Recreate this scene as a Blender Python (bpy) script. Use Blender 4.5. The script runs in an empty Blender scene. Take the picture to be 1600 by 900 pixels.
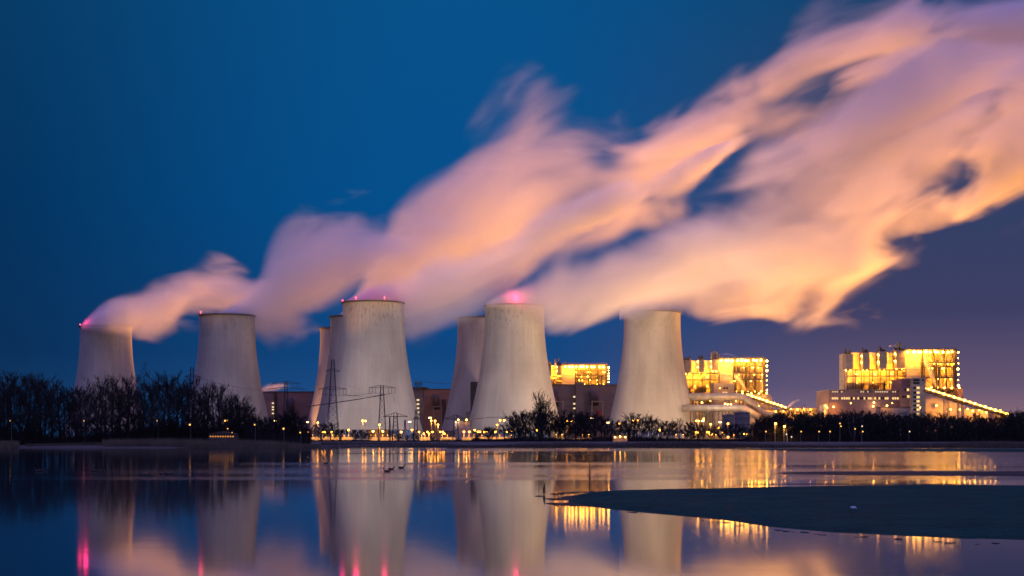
import bpy, math, random
from mathutils import Vector, Matrix
R = math.radians
C = bpy.context.scene.collection
SC = bpy.context.scene

# ------------------------------------------------------------------ camera
CAMZ, FPX, HORIZ = 2.5, 2222.0, 684.0
cam_data = bpy.data.cameras.new('camera')
cam = bpy.data.objects.new('camera', cam_data); C.objects.link(cam)
cam.location = (0, 0, CAMZ); cam.rotation_euler = (R(90), 0, 0)
cam_data.sensor_width = 36.0; cam_data.lens = FPX / 1600.0 * 36.0
cam_data.shift_y = (HORIZ - 450.0) / 1600.0
cam_data.clip_start = 0.5; cam_data.clip_end = 60000
SC.camera = cam

def at(px, py, Y):
    """point at depth Y that the photograph shows at (px, py) of 1600x900"""
    return Vector(((px - 800.0) / FPX * Y, Y, CAMZ + (HORIZ - py) / FPX * Y))
def wx(px, Y): return (px - 800.0) / FPX * Y
def wz(py, Y): return CAMZ + (HORIZ - py) / FPX * Y

# ------------------------------------------------------------------ sky and dusk light
world = bpy.data.worlds.new('World'); SC.world = world; world.use_nodes = True
nt = world.node_tree; N = nt.nodes; L = nt.links; N.clear()
out = N.new('ShaderNodeOutputWorld'); bg = N.new('ShaderNodeBackground')
tc = N.new('ShaderNodeTexCoord'); sep = N.new('ShaderNodeSeparateXYZ')
L.new(tc.outputs['Generated'], sep.inputs[0])
def ramp(stops):
    r = N.new('ShaderNodeValToRGB'); e = r.color_ramp.elements
    e[0].position, e[0].color = stops[0][0], (*stops[0][1], 1)
    e[1].position, e[1].color = stops[-1][0], (*stops[-1][1], 1)
    for p, c in stops[1:-1]:
        n = e.new(p); n.color = (*c, 1)
    return r
# height of the direction (sin of elevation) 0..1
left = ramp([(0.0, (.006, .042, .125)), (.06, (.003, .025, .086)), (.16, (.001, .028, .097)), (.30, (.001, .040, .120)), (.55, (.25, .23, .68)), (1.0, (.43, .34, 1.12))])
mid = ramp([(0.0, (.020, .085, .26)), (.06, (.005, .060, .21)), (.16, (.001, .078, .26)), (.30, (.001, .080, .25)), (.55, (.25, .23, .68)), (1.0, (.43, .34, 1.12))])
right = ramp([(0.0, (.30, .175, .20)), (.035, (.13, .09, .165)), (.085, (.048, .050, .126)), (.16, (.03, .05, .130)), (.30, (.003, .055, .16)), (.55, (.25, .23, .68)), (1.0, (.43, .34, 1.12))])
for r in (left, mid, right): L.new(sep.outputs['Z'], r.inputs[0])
az = N.new('ShaderNodeMath'); az.operation = 'ARCTAN2'
L.new(sep.outputs['X'], az.inputs[0]); L.new(sep.outputs['Y'], az.inputs[1])
def mr(lo, hi):
    m = N.new('ShaderNodeMapRange'); m.interpolation_type = 'SMOOTHSTEP'
    m.inputs['From Min'].default_value = R(lo); m.inputs['From Max'].default_value = R(hi)
    L.new(az.outputs[0], m.inputs['Value']); return m
def mixc(f, a, b):
    m = N.new('ShaderNodeMix'); m.data_type = 'RGBA'
    L.new(f, m.inputs[0]); L.new(a, m.inputs[6]); L.new(b, m.inputs[7]); return m
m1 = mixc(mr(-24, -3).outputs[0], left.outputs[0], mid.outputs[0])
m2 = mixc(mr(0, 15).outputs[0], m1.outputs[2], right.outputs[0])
SUN_EL, SUN_ROT = 9.0, 150.0          # dusk glow comes from behind the camera, to the right
sky = N.new('ShaderNodeTexSky'); sky.sky_type = 'NISHITA'; sky.sun_disc = False
sky.sun_elevation = R(-4.0); sky.sun_rotation = R(SUN_ROT)
sk = N.new('ShaderNodeMix'); sk.data_type = 'RGBA'; sk.blend_type = 'ADD'; sk.inputs[0].default_value = .10
L.new(m2.outputs[2], sk.inputs[6]); L.new(sky.outputs[0], sk.inputs[7])
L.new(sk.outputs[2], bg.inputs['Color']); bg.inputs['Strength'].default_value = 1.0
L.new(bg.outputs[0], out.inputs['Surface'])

sun_data = bpy.data.lights.new('dusk_glow', 'SUN'); sun_data.energy = .10; sun_data.angle = R(30)
sun_data.color = (1.0, .86, .74)
sun = bpy.data.objects.new('dusk_glow', sun_data); C.objects.link(sun)
_d = Vector((math.sin(R(SUN_ROT)) * math.cos(R(SUN_EL)), math.cos(R(SUN_ROT)) * math.cos(R(SUN_EL)), math.sin(R(SUN_EL))))
sun.rotation_euler = (-_d).to_track_quat('-Z', 'Y').to_euler()

vs = SC.view_settings; vs.view_transform = 'Standard'; vs.look = 'None'; vs.exposure = 0.0; vs.gamma = 1.0; vs.use_curve_mapping = False
cy = SC.cycles
cy.use_denoising = True
try: cy.denoiser = 'OPENIMAGEDENOISE'
except Exception: pass
cy.use_adaptive_sampling = True; cy.adaptive_threshold = .02
cy.max_bounces = 8; cy.diffuse_bounces = 3; cy.glossy_bounces = 3; cy.transmission_bounces = 2
cy.volume_bounces = 2; cy.transparent_max_bounces = 24
cy.volume_max_steps = 256; cy.volume_step_rate = 1.0
cy.sample_clamp_indirect = 8.0; cy.use_light_tree = True
cy.caustics_reflective = False; cy.caustics_refractive = False

# ------------------------------------------------------------------ helpers
class MB:
    """collects shapes, then links them as one mesh object"""
    def __init__(s): s.v = []; s.f = []; s.smooth = False
    def add(s, vs_, fs):
        o = len(s.v); s.v += [tuple(p) for p in vs_]; s.f += [tuple(i + o for i in f) for f in fs]; return s
    def box(s, x0, x1, y0, y1, z0, z1):
        return s.add([(x0,y0,z0),(x1,y0,z0),(x1,y1,z0),(x0,y1,z0),(x0,y0,z1),(x1,y0,z1),(x1,y1,z1),(x0,y1,z1)],
                     [(3,2,1,0),(4,5,6,7),(0,1,5,4),(1,2,6,5),(2,3,7,6),(3,0,4,7)])
    def bar(s, a, b, r, n=4, r2=None):
        a = Vector(a); b = Vector(b); d = (b - a)
        if d.length < 1e-6: return s
        d.normalize(); u = d.cross(Vector((0, 0, 1)))
        if u.length < 1e-3: u = Vector((1, 0, 0))
        u.normalize(); w = d.cross(u); r2 = r if r2 is None else r2
        ring = [u * math.cos(2*math.pi*(k+.5)/n) + w * math.sin(2*math.pi*(k+.5)/n) for k in range(n)]
        vs_ = [a + q * r for q in ring] + [b + q * r2 for q in ring]
        return s.add(vs_, [(k, (k+1) % n, n + (k+1) % n, n + k) for k in range(n)] + [tuple(range(n))[::-1], tuple(range(n, 2*n))])
    def tube(s, pts, r, n=6):
        pts = [Vector(p) for p in pts]; m = len(pts); rs = r if isinstance(r, (list, tuple)) else [r] * m
        vs_ = []
        for i, p in enumerate(pts):
            d = (pts[min(i+1, m-1)] - pts[max(i-1, 0)]).normalized()
            u = d.cross(Vector((0, 0, 1)))
            if u.length < 1e-3: u = Vector((0, 1, 0))
            u.normalize(); w = d.cross(u)
            vs_ += [p + (u * math.cos(2*math.pi*k/n) + w * math.sin(2*math.pi*k/n)) * rs[i] for k in range(n)]
        fs = [(i*n + k, i*n + (k+1) % n, (i+1)*n + (k+1) % n, (i+1)*n + k) for i in range(m-1) for k in range(n)]
        return s.add(vs_, fs + [tuple(range(n))[::-1], tuple(range((m-1)*n, m*n))])
    def lathe(s, prof, n=32, cx=0, cy=0, caps=True):
        vs_ = []; m = len(prof)
        for r, z in prof: vs_ += [(cx + r*math.cos(2*math.pi*k/n), cy + r*math.sin(2*math.pi*k/n), z) for k in range(n)]
        fs = [(i*n + k, i*n + (k+1) % n, (i+1)*n + (k+1) % n, (i+1)*n + k) for i in range(m-1) for k in range(n)]
        if caps: fs += [tuple(range(n))[::-1], tuple(range((m-1)*n, m*n))]
        return s.add(vs_, fs)
    def ball(s, c, r, n=8):
        prof = [(r*math.sin(math.pi*i/n) + 1e-4, -r*math.cos(math.pi*i/n)) for i in range(n+1)]
        t = MB(); t.lathe(prof, n*2, caps=False)
        return s.add([Vector(p) + Vector(c) for p in t.v], t.f)
    def prism(s, poly, y0, y1):
        """polygon in x,z pushed from y0 to y1"""
        n = len(poly)
        vs_ = [(x, y0, z) for x, z in poly] + [(x, y1, z) for x, z in poly]
        return s.add(vs_, [tuple(range(n)), tuple(range(n, 2*n))[::-1]] + [(k, n + k, n + (k+1) % n, (k+1) % n) for k in range(n)])
    def build(s, name, mat, parent=None, loc=None, smooth=False):
        me = bpy.data.meshes.new(name); me.from_pydata(s.v, [], s.f); me.update()
        if smooth: me.polygons.foreach_set('use_smooth', [True] * len(me.polygons))
        for m in (mat if isinstance(mat, list) else [mat]): me.materials.append(m)
        o = bpy.data.objects.new(name, me); C.objects.link(o)
        if parent: o.parent = parent
        if loc is not None: o.location = loc
        return o
def tag(o, label=None, cat=None, group=None, kind=None):
    if label: o['label'] = label
    if cat: o['category'] = cat
    if group: o['group'] = group
    if kind: o['kind'] = kind
    return o
def thing(name, label, cat, loc=(0, 0, 0), rz=0, group=None):
    o = bpy.data.objects.new(name, None); C.objects.link(o); o.location = loc; o.rotation_euler = (0, 0, rz)
    o.empty_display_size = .1
    return tag(o, label, cat, group)
def copy_tree(o, parent=None):
    c = o.copy(); C.objects.link(c); c.parent = parent
    for ch in list(o.children): copy_tree(ch, c)
    return c
def lamp(parent, loc, watts, col, radius=.25, name='bulb_light', aim=None, cone=150):
    d = bpy.data.lights.new(name, 'SPOT' if aim else 'POINT'); d.energy = watts; d.color = col; d.shadow_soft_size = radius
    o = bpy.data.objects.new(name, d); C.objects.link(o); o.parent = parent; o.location = loc
    if aim:
        d.spot_size = R(cone); d.spot_blend = .35; o.rotation_euler = Vector(aim).to_track_quat('-Z', 'Y').to_euler()
    return o
SODIUM = (1.0, .42, .06)

def mat(name, col, rough=.8, metal=0.0, var=.25, scale=.4, zs=1.0, col2=None, bump=0.0, bscale=2.0):
    m = bpy.data.materials.new(name); m.use_nodes = True
    n = m.node_tree.nodes; l = m.node_tree.links; b = n['Principled BSDF']
    b.inputs['Roughness'].default_value = rough; b.inputs['Metallic'].default_value = metal
    t = n.new('ShaderNodeTexCoord'); mp = n.new('ShaderNodeMapping'); mp.inputs['Scale'].default_value = (scale, scale, scale * zs)
    no = n.new('ShaderNodeTexNoise'); no.inputs['Detail'].default_value = 5
    no.inputs['Scale'].default_value = 1.0
    rp = n.new('ShaderNodeValToRGB'); c2 = col2 or tuple(c * (1 - var) for c in col)
    rp.color_ramp.elements[0].position = .35; rp.color_ramp.elements[0].color = (*c2, 1)
    rp.color_ramp.elements[1].position = .65; rp.color_ramp.elements[1].color = (*col, 1)
    l.new(t.outputs['Object'], mp.inputs[0]); l.new(mp.outputs[0], no.inputs['Vector']); l.new(no.outputs[0], rp.inputs[0]); l.new(rp.outputs[0], b.inputs['Base Color'])
    if bump:
        bp = n.new('ShaderNodeBump'); bp.inputs['Strength'].default_value = bump; bp.inputs['Distance'].default_value = .3
        n2 = n.new('ShaderNodeTexNoise'); n2.inputs['Scale'].default_value = bscale; l.new(t.outputs['Object'], n2.inputs['Vector'])
        l.new(n2.outputs[0], bp.inputs['Height']); l.new(bp.outputs[0], b.inputs['Normal'])
    return m
def glow(name, col, strength, sample=False):
    m = bpy.data.materials.new(name); m.use_nodes = True
    n = m.node_tree.nodes; l = m.node_tree.links; n.clear()
    e = n.new('ShaderNodeEmission'); o = n.new('ShaderNodeOutputMaterial')
    e.inputs['Color'].default_value = (*col, 1); e.inputs['Strength'].default_value = strength
    l.new(e.outputs[0], o.inputs['Surface'])
    if not sample:
        try: m.cycles.emission_sampling = 'NONE'
        except Exception: pass
    return m
# ------------------------------------------------------------------ water, land
def water_mat():
    m = bpy.data.materials.new('pond_water'); m.use_nodes = True
    n = m.node_tree.nodes; l = m.node_tree.links; b = n['Principled BSDF']
    b.inputs['Base Color'].default_value = (.006, .012, .018, 1); b.inputs['IOR'].default_value = 1.33
    b.inputs['Specular IOR Level'].default_value = .85
    t = n.new('ShaderNodeTexCoord')
    # wind-ruffled patches: long across the view, roughness rises inside them
    mp = n.new('ShaderNodeMapping'); mp.inputs['Scale'].default_value = (.006, .045, 1)
    no = n.new('ShaderNodeTexNoise'); no.inputs['Scale'].default_value = 1.0; no.inputs['Detail'].default_value = 3
    l.new(t.outputs['Object'], mp.inputs[0]); l.new(mp.outputs[0], no.inputs['Vector'])
    s = n.new('ShaderNodeSeparateXYZ'); l.new(t.outputs['Object'], s.inputs[0])
    def M(op, x, y=None):
        q = n.new('ShaderNodeMath'); q.operation = op; q.use_clamp = True
        for i, v in enumerate((x, y)):
            if v is None: continue
            if isinstance(v, (int, float)): q.inputs[i].default_value = v
            else: l.new(v, q.inputs[i])
        return q.outputs[0]
    def sstep(v, lo, hi):
        q = n.new('ShaderNodeMapRange'); q.interpolation_type = 'SMOOTHSTEP'; q.inputs['From Min'].default_value = lo; q.inputs['From Max'].default_value = hi
        l.new(v, q.inputs['Value']); return q.outputs[0]
    yw = n.new('ShaderNodeMath'); yw.operation = 'MULTIPLY_ADD'; l.new(no.outputs[0], yw.inputs[0]); yw.inputs[1].default_value = 10; l.new(s.outputs['Y'], yw.inputs[2])   # wavy patch borders
    ybrd = yw.outputs[0]
    near = sstep(ybrd, 88, 92)                                   # still water close to the viewer
    calm = M('MULTIPLY', sstep(ybrd, 146, 152), M('SUBTRACT', 1.0, sstep(ybrd, 255, 285)))
    calm = M('MULTIPLY', calm, M('SUBTRACT', 1.0, sstep(s.outputs['X'], 12, 40)))   # sheltered lane in front of the far bank
    lee = sstep(s.outputs['X'], -42, -6)                         # lee of the grove
    streak = sstep(no.outputs[0], .36, .52)
    k0 = M('MULTIPLY', near, M('SUBTRACT', 1.0, calm)); k1 = M('MULTIPLY', k0, M('MULTIPLY_ADD', lee, .9)) if False else M('MULTIPLY', k0, lee)
    mu2v = M('MULTIPLY', k1, M('ADD', M('MULTIPLY', streak, .75), .25))
    ro = n.new('ShaderNodeMapRange'); ro.inputs['To Min'].default_value = .06; ro.inputs['To Max'].default_value = .155
    l.new(mu2v, ro.inputs['Value']); l.new(ro.outputs[0], b.inputs['Roughness'])
    # gentle swell
    mp2 = n.new('ShaderNodeMapping'); mp2.inputs['Scale'].default_value = (.25, .9, 1)
    n2 = n.new('ShaderNodeTexNoise'); n2.inputs['Scale'].default_value = 1.0; n2.inputs['Detail'].default_value = 2
    l.new(t.outputs['Object'], mp2.inputs[0]); l.new(mp2.outputs[0], n2.inputs['Vector'])
    bp = n.new('ShaderNodeBump'); bp.inputs['Strength'].default_value = .04; bp.inputs['Distance'].default_value = .02
    l.new(n2.outputs[0], bp.inputs['Height']); l.new(bp.outputs[0], b.inputs['Normal'])
    return m
w = MB(); w.add([(-900, -120, 0), (900, -120, 0), (900, 420, 0), (-900, 420, 0)], [(0, 1, 2, 3)])
tag(w.build('water', water_mat()), kind='structure')
M_land = mat('land_soil', (.055, .052, .042), .95, var=.45, scale=.05)
g = MB()
xs = [-9000, -2500] + [x for x in range(-900, 901, 6)] + [2500, 9000]
rng = random.Random(4)
def shore_y(x):
    base = 352 + 6*math.sin(x*.021) + 3*math.sin(x*.09 + 1) + 1.2*math.sin(x*.31)
    if -60 < x < 15: base += 60 * math.sin((x + 60) / 75 * math.pi) ** 1.5      # small inlet
    return base
rows = [(-4, -.6), (0, -.05), (2, .25), (8, .55), (30, .8), (200, 1.0), (900, 1.0), (3000, 1.0), (40000, 1.0)]
for x in xs:
    for dy, z in rows: g.v.append((x * (1 if dy < 900 else 6), (shore_y(x) if abs(x) < 1000 else 352) + dy, z + (rng.random() - .5) * .08 * (0 < dy < 100)))
nr_ = len(rows)
for i in range(len(xs) - 1):
    for j in range(nr_ - 1): g.f.append((i*nr_ + j, (i+1)*nr_ + j, (i+1)*nr_ + j + 1, i*nr_ + j + 1))
tag(g.build('ground', M_land), kind='structure')
# ------------------------------------------------------------------ cooling towers
def concrete(name, stain=.35, base=(.46, .43, .365)):
    m = bpy.data.materials.new(name); m.use_nodes = True
    n = m.node_tree.nodes; l = m.node_tree.links; b = n['Principled BSDF']; b.inputs['Roughness'].default_value = .9
    t = n.new('ShaderNodeTexCoord'); s = n.new('ShaderNodeSeparateXYZ'); l.new(t.outputs['Object'], s.inputs[0])
    inf = n.new('ShaderNodeObjectInfo')
    a = n.new('ShaderNodeMath'); a.operation = 'ARCTAN2'; l.new(s.outputs['Y'], a.inputs[0]); l.new(s.outputs['X'], a.inputs[1])
    cmb = n.new('ShaderNodeCombineXYZ'); l.new(a.outputs[0], cmb.inputs[0])
    zz = n.new('ShaderNodeMath'); zz.operation = 'MULTIPLY'; zz.inputs[1].default_value = .035; l.new(s.outputs['Z'], zz.inputs[0])
    l.new(zz.outputs[0], cmb.inputs[1])
    rr = n.new('ShaderNodeMath'); rr.operation = 'MULTIPLY'; rr.inputs[1].default_value = 30; l.new(inf.outputs['Random'], rr.inputs[0]); l.new(rr.outputs[0], cmb.inputs[2])
    def noise(sx, sy, detail=4):
        mp = n.new('ShaderNodeMapping'); mp.inputs['Scale'].default_value = (sx, sy, 1); l.new(cmb.outputs[0], mp.inputs[0])
        k = n.new('ShaderNodeTexNoise'); k.inputs['Scale'].default_value = 1; k.inputs['Detail'].default_value = detail; l.new(mp.outputs[0], k.inputs['Vector']); return k
    def rng_(v, lo, hi, tl, th):
        k = n.new('ShaderNodeMapRange'); k.inputs['From Min'].default_value = lo; k.inputs['From Max'].default_value = hi
        k.inputs['To Min'].default_value = tl; k.inputs['To Max'].default_value = th; l.new(v, k.inputs['Value']); return k
    def mul(x, y):
        k = n.new('ShaderNodeMath'); k.operation = 'MULTIPLY'; l.new(x, k.inputs[0]); l.new(y, k.inputs[1]); return k
    broad = rng_(noise(1.6, .7).outputs[0], .3, .7, .76, 1.08)
    streak = rng_(noise(14, .5, 4).outputs[0], .3, .75, 1.03, .90)
    # pour rings and vertical shutter joints
    ring = n.new('ShaderNodeMath'); ring.operation = 'PINGPONG'; ring.inputs[1].default_value = 3.1; l.new(s.outputs['Z'], ring.inputs[0])
    ringv = rng_(ring.outputs[0], 0, .3, .93, 1.0)
    # dark run-off marks and patched cracks: tall thin noise cut by a high threshold
    crack = rng_(noise(34, 2.2, 2).outputs[0], .70, .735, 1.0, 1.0 - stain)
    # water stains under the rim
    top = rng_(s.outputs['Z'], 84, 100, 0, 1)
    st = rng_(noise(14, 5, 6).outputs[0], .55, .68, 0, stain * .8)
    tm = mul(top.outputs[0], st.outputs[0]); inv = n.new('ShaderNodeMath'); inv.operation = 'SUBTRACT'; inv.inputs[0].default_value = 1; l.new(tm.outputs[0], inv.inputs[1])
    f = mul(mul(mul(mul(broad.outputs[0], streak.outputs[0]).outputs[0], ringv.outputs[0]).outputs[0], crack.outputs[0]).outputs[0], inv.outputs[0])
    cc = n.new('ShaderNodeMix'); cc.data_type = 'RGBA'; cc.blend_type = 'MULTIPLY'; cc.inputs[0].default_value = 1
    cc.inputs[6].default_value = (*base, 1); l.new(f.outputs[0], cc.inputs[7]); l.new(cc.outputs[2], b.inputs['Base Color'])
    return m
M_shell = concrete('tower_concrete', .22); M_shell_worn = concrete('tower_concrete_worn', .42)
M_rim = mat('rim_steel', (.10, .095, .09), .7, var=.3, scale=.5)
M_pillar = mat('pillar_concrete', (.30, .28, .26), .9)
M_red = glow('warning_red', (1.0, .07, .09), 7.0)
H_T = 113.0
def trad(z): return 25.1 * math.sqrt(1 + ((z - 105.0) / 77.0) ** 2)
prof = [(trad(z), z) for z in [8 + 105 * i / 60 for i in range(61)]]
inner = [(trad(z) - .7, z) for z in [113 - 105 * i / 60 for i in range(61)]]
_sh = MB(); _sh.lathe(prof + inner, 96, caps=False); _sh.f += [(60*0 + k, k, k, k) for k in ()]
TOWERS = {}
def tower(key, px, Y, label, worn=False, rim_red=()):
    t = thing('cooling_tower', label, 'cooling tower', (wx(px, Y), Y, 1.0), 0, 'cooling towers of the power station')
    TOWERS[key] = t
    if 'shell' not in TOWERS:
        o = _sh.build('shell', M_shell, t, smooth=True); TOWERS['shell'] = o.data
        w2 = o.data.copy(); w2.materials[0] = M_shell_worn; TOWERS['shell_worn'] = w2
        r = MB(); r.lathe([(trad(113) + .05, 111.8), (trad(113) + 1.1, 111.9), (trad(113) + 1.1, 113.1), (trad(113) - .9, 113.2), (trad(113) - .9, 112.9), (trad(113) - .7, 112.0)], 96, caps=False)
        for k in range(64):
            a = 2*math.pi*k/64; x, y = math.cos(a)*(trad(113)+1.0), math.sin(a)*(trad(113)+1.0); r.bar((x, y, 113.0), (x, y, 114.1), .05)
        r.lathe([(trad(113) + .97, 114.05), (trad(113) + 1.05, 114.05), (trad(113) + 1.05, 114.15), (trad(113) + .97, 114.15)], 64, caps=False)
        o2 = r.build('rim_walkway', M_rim, t); TOWERS['rim'] = o2.data
        c = MB()
        for k in range(44):
            a, b_ = 2*math.pi*k/44, 2*math.pi*(k+.5)/44; r0, r1 = trad(0) + 1.0, trad(8) - .2
            for q, w_ in ((a, b_), (2*math.pi*(k+1)/44, b_)):
                c.bar((r0*math.cos(q), r0*math.sin(q), -.6), (r1*math.cos(w_), r1*math.sin(w_), 8.2), .42, 6)
        c.lathe([(trad(0) + 3, -.6), (trad(0) + 3, .5), (trad(0) + 2.4, .5), (trad(0) + 2.4, -.6)], 64, caps=False)
        o3 = c.build('base_columns', M_pillar, t); TOWERS['cols'] = o3.data
        if worn: o.data = w2
    else:
        for nm, kk in (('shell', 'shell_worn' if worn else 'shell'), ('rim_walkway', 'rim'), ('base_columns', 'cols')):
            o = bpy.data.objects.new(nm, TOWERS[kk]); C.objects.link(o); o.parent = t
    for ang, watts in rim_red:
        a = R(ang); x, y = math.cos(a) * (trad(113) + .3), math.sin(a) * (trad(113) + .3)
        w_ = MB(); w_.bar((x, y, 113), (x, y, 114.6), .12); w_.ball((x, y, 115.1), .62, 6)
        o = w_.build('warning_light', M_red, t)
        if watts: lamp(o, (x, y, 117.6), watts * .3, (1.0, .02, .14), 2.4)
    return t
tower('t1', 165.5, 1427, 'distant cooling tower rising beyond the bare grove, two red lights at its left rim', rim_red=((183, 4000), (238, 15000)))
tower('t3', 355, 1299, 'pale cooling tower behind the grove, one red light on its clear rim', rim_red=((215, 2500),))
tower('ta', 539, 1453, 'orange-tinted sliver of a cooling tower at the back of the cluster of three')
tower('t2', 559, 1313, 'middle cooling tower of the cluster of three, in shade between two others')
tower('t4', 583.5, 1175, 'large stained cooling tower with three red lights, at the front of the cluster of three', worn=True, rim_red=((180, 9000), (242, 34000), (296, 22000)))
tower('t5', 757, 1327, 'pinkish cooling tower half hidden behind a larger beige one')
tower('t6', 804, 1203, 'beige cooling tower with steam spilling over its right rim and one red light', worn=True, rim_red=((272, 36000),))
tower('t9', 1019, 1265, 'cooling tower beside the lit boiler houses, its rim wrapped in orange steam')
# ------------------------------------------------------------------ steam plumes (volumes)
def plume(name, label, Y0, k, table, dens, amp=(.25, .6), seed=0.0, ryf=1.0, ry0=20, group='steam plumes trailing from the cooling towers', scale=1.0, fade=(.0, .9), step=.16, soft=.85, dcurve=None):
    # table rows: px, top, bottom of the plume; the depth slides by k per metre of x
    x_of = []
    X00 = wx(table[0][0], Y0)
    rows = []
    for px, tp, bt in table:
        t = (px - 800.0) / FPX            # X = t*Y, Y = Y0 + k*(X-X00)
        Yd = (Y0 - k * X00) / (1 - k * t); X = t * Yd
        rows.append((X, Yd, (wz(tp, Yd) + wz(bt, Yd)) / 2, (wz(tp, Yd) - wz(bt, Yd)) / 2))
    x0, x1 = rows[0][0], rows[-1][0]; Ln = x1 - x0
    zmin = min(r[2] for r in rows); zmax = max(r[2] for r in rows); rmax = max(r[3] for r in rows)
    m = bpy.data.materials.new(name + '_vapour'); m.use_nodes = True
    n = m.node_tree.nodes; l = m.node_tree.links; n.clear()
    def M(op, a, b=None, c=None, clamp=False):
        q = n.new('ShaderNodeMath'); q.operation = op; q.use_clamp = clamp
        for i, v in enumerate((a, b, c)):
            if v is None: continue
            if isinstance(v, (int, float)): q.inputs[i].default_value = v
            else: l.new(v, q.inputs[i])
        return q.outputs[0]
    def curve(vals, src):
        f = n.new('ShaderNodeFloatCurve'); cv = f.mapping.curves[0]
        pts = [((r[0] - x0) / Ln, v) for r, v in zip(rows, vals)] if len(vals) == len(rows) and not isinstance(vals[0], tuple) else vals
        cv.points[0].location = pts[0]; cv.points[1].location = pts[-1]
        for p in pts[1:-1]: cv.points.new(*p)
        f.mapping.use_clip = False; f.mapping.update(); l.new(src, f.inputs['Value']); f.mapping.initialize()
        return f.outputs[0], (lambda u: f.mapping.evaluate(cv, u))
    tc = n.new('ShaderNodeTexCoord'); s = n.new('ShaderNodeSeparateXYZ'); l.new(tc.outputs['Object'], s.inputs[0])
    X, Y, Z = s.outputs
    u = M('DIVIDE', X, Ln, clamp=True)
    cz, ez = curve([(r[2] - zmin) / max(zmax - zmin, 1) for r in rows], u)
    cr, er = curve([r[3] / rmax for r in rows], u)
    rz = M('MAXIMUM', M('MULTIPLY', cr, rmax), 1.5)
    ry = M('MAXIMUM', M('MULTIPLY', rz, ryf), M('MINIMUM', M('MULTIPLY_ADD', X, .8, 2.0), ry0))
    dz = M('DIVIDE', M('SUBTRACT', Z, M('MULTIPLY_ADD', cz, zmax - zmin, 0.0)), rz)
    dy = M('DIVIDE', M('SUBTRACT', Y, M('MULTIPLY', X, k)), ry)
    rho = M('SQRT', M('ADD', M('MULTIPLY', dz, dz), M('MULTIPLY', dy, dy)))
    # noise drawn out along the drift of the steam
    slope = math.atan2(rows[-1][2] - rows[0][2], Ln); ca, sa = math.cos(slope), math.sin(slope)
    al = M('ADD', M('MULTIPLY', X, ca), M('MULTIPLY', Z, sa)); pe = M('SUBTRACT', M('MULTIPLY', Z, ca), M('MULTIPLY', X, sa))
    cb = n.new('ShaderNodeCombineXYZ')
    l.new(M('MULTIPLY_ADD', al, .0074 / scale, seed), cb.inputs[0]); l.new(M('MULTIPLY', Y, .012 / scale), cb.inputs[1]); l.new(M('MULTIPLY', pe, .0165 / scale), cb.inputs[2])
    no = n.new('ShaderNodeTexNoise'); no.inputs['Scale'].default_value = 1.0; no.inputs['Detail'].default_value = 3.6; no.inputs['Roughness'].default_value = .50
    no.inputs['Distortion'].default_value = .6
    l.new(cb.outputs[0], no.inputs['Vector'])
    nn = M('MULTIPLY_ADD', no.outputs[0], 4.4, -2.2)
    a = M('MULTIPLY_ADD', u, amp[1] - amp[0], amp[0])
    d = M('MULTIPLY_ADD', M('SUBTRACT', nn, .20), a, M('SUBTRACT', 1.0, rho))
    sm = n.new('ShaderNodeMapRange'); sm.interpolation_type = 'SMOOTHSTEP'; sm.inputs['From Min'].default_value = 0; sm.inputs['From Max'].default_value = soft
    l.new(d, sm.inputs['Value'])
    hull = n.new('ShaderNodeMapRange'); hull.interpolation_type = 'SMOOTHSTEP'; hull.inputs['From Min'].default_value = 1.56; hull.inputs['From Max'].default_value = 1.0
    l.new(rho, hull.inputs['Value'])
    fa = n.new('ShaderNodeMapRange'); fa.interpolation_type = 'SMOOTHSTEP'; fa.inputs['From Min'].default_value = 1.0; fa.inputs['From Max'].default_value = fade[1]
    l.new(u, fa.inputs['Value'])
    dd = M('MULTIPLY', M('MULTIPLY', sm.outputs[0], hull.outputs[0]), fa.outputs[0])
    thin = M('DIVIDE', dens * 30.0, M('ADD', rz, 10.0))
    dfin = M('MULTIPLY', dd, thin)
    if dcurve:
        dc, _ = curve(dcurve, u); dfin = M('MULTIPLY', dfin, dc)
    vol = n.new('ShaderNodeVolumeScatter'); vol.inputs['Color'].default_value = (.985, .97, .96, 1); vol.inputs['Anisotropy'].default_value = .15
    l.new(dfin, vol.inputs['Density'])
    o_ = n.new('ShaderNodeOutputMaterial'); l.new(vol.outputs[0], o_.inputs['Volume'])
    m.cycles.volume_step_rate = step
    try: m.cycles.homogeneous_volume = False
    except Exception: pass
    # hull
    h = MB(); nseg, nr = 44, 20; ring0 = None
    for i in range(nseg + 1):
        uu = i / nseg; xx = uu * Ln
        czv = ez(uu) * (zmax - zmin); rzv = max(er(uu) * rmax, 1.5); ryv = max(rzv * ryf, min(xx * .8 + 2, ry0))
        for j in range(nr):
            b_ = 2*math.pi*j/nr
            h.v.append((xx, k * xx + 1.56 * ryv * math.cos(b_), czv + 1.56 * rzv * math.sin(b_)))
    h.f = [(i*nr + j, i*nr + (j+1) % nr, (i+1)*nr + (j+1) % nr, (i+1)*nr + j) for i in range(nseg) for j in range(nr)]
    h.f += [tuple(range(nr))[::-1], tuple(range(nseg*nr, (nseg+1)*nr))]
    o = h.build(name, m, loc=(x0, rows[0][1], zmin), smooth=True)
    return tag(o, label, 'steam plume', group)
PD = .105
plume('steam_plume', 'short pink steam plume fading out to the right of the distant tower beyond the grove', 1404, -.3,
      [(127, 506, 516), (145, 488, 520), (165, 472, 523), (185, 458, 526), (207, 445, 532), (245, 425, 534), (275, 415, 520), (310, 405, 510), (350, 398, 500), (390, 398, 498), (440, 396, 500), (490, 396, 500)],
      PD * .8, amp=(.2, 1.2), seed=3.1, fade=(0, .62), scale=.6)
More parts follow.
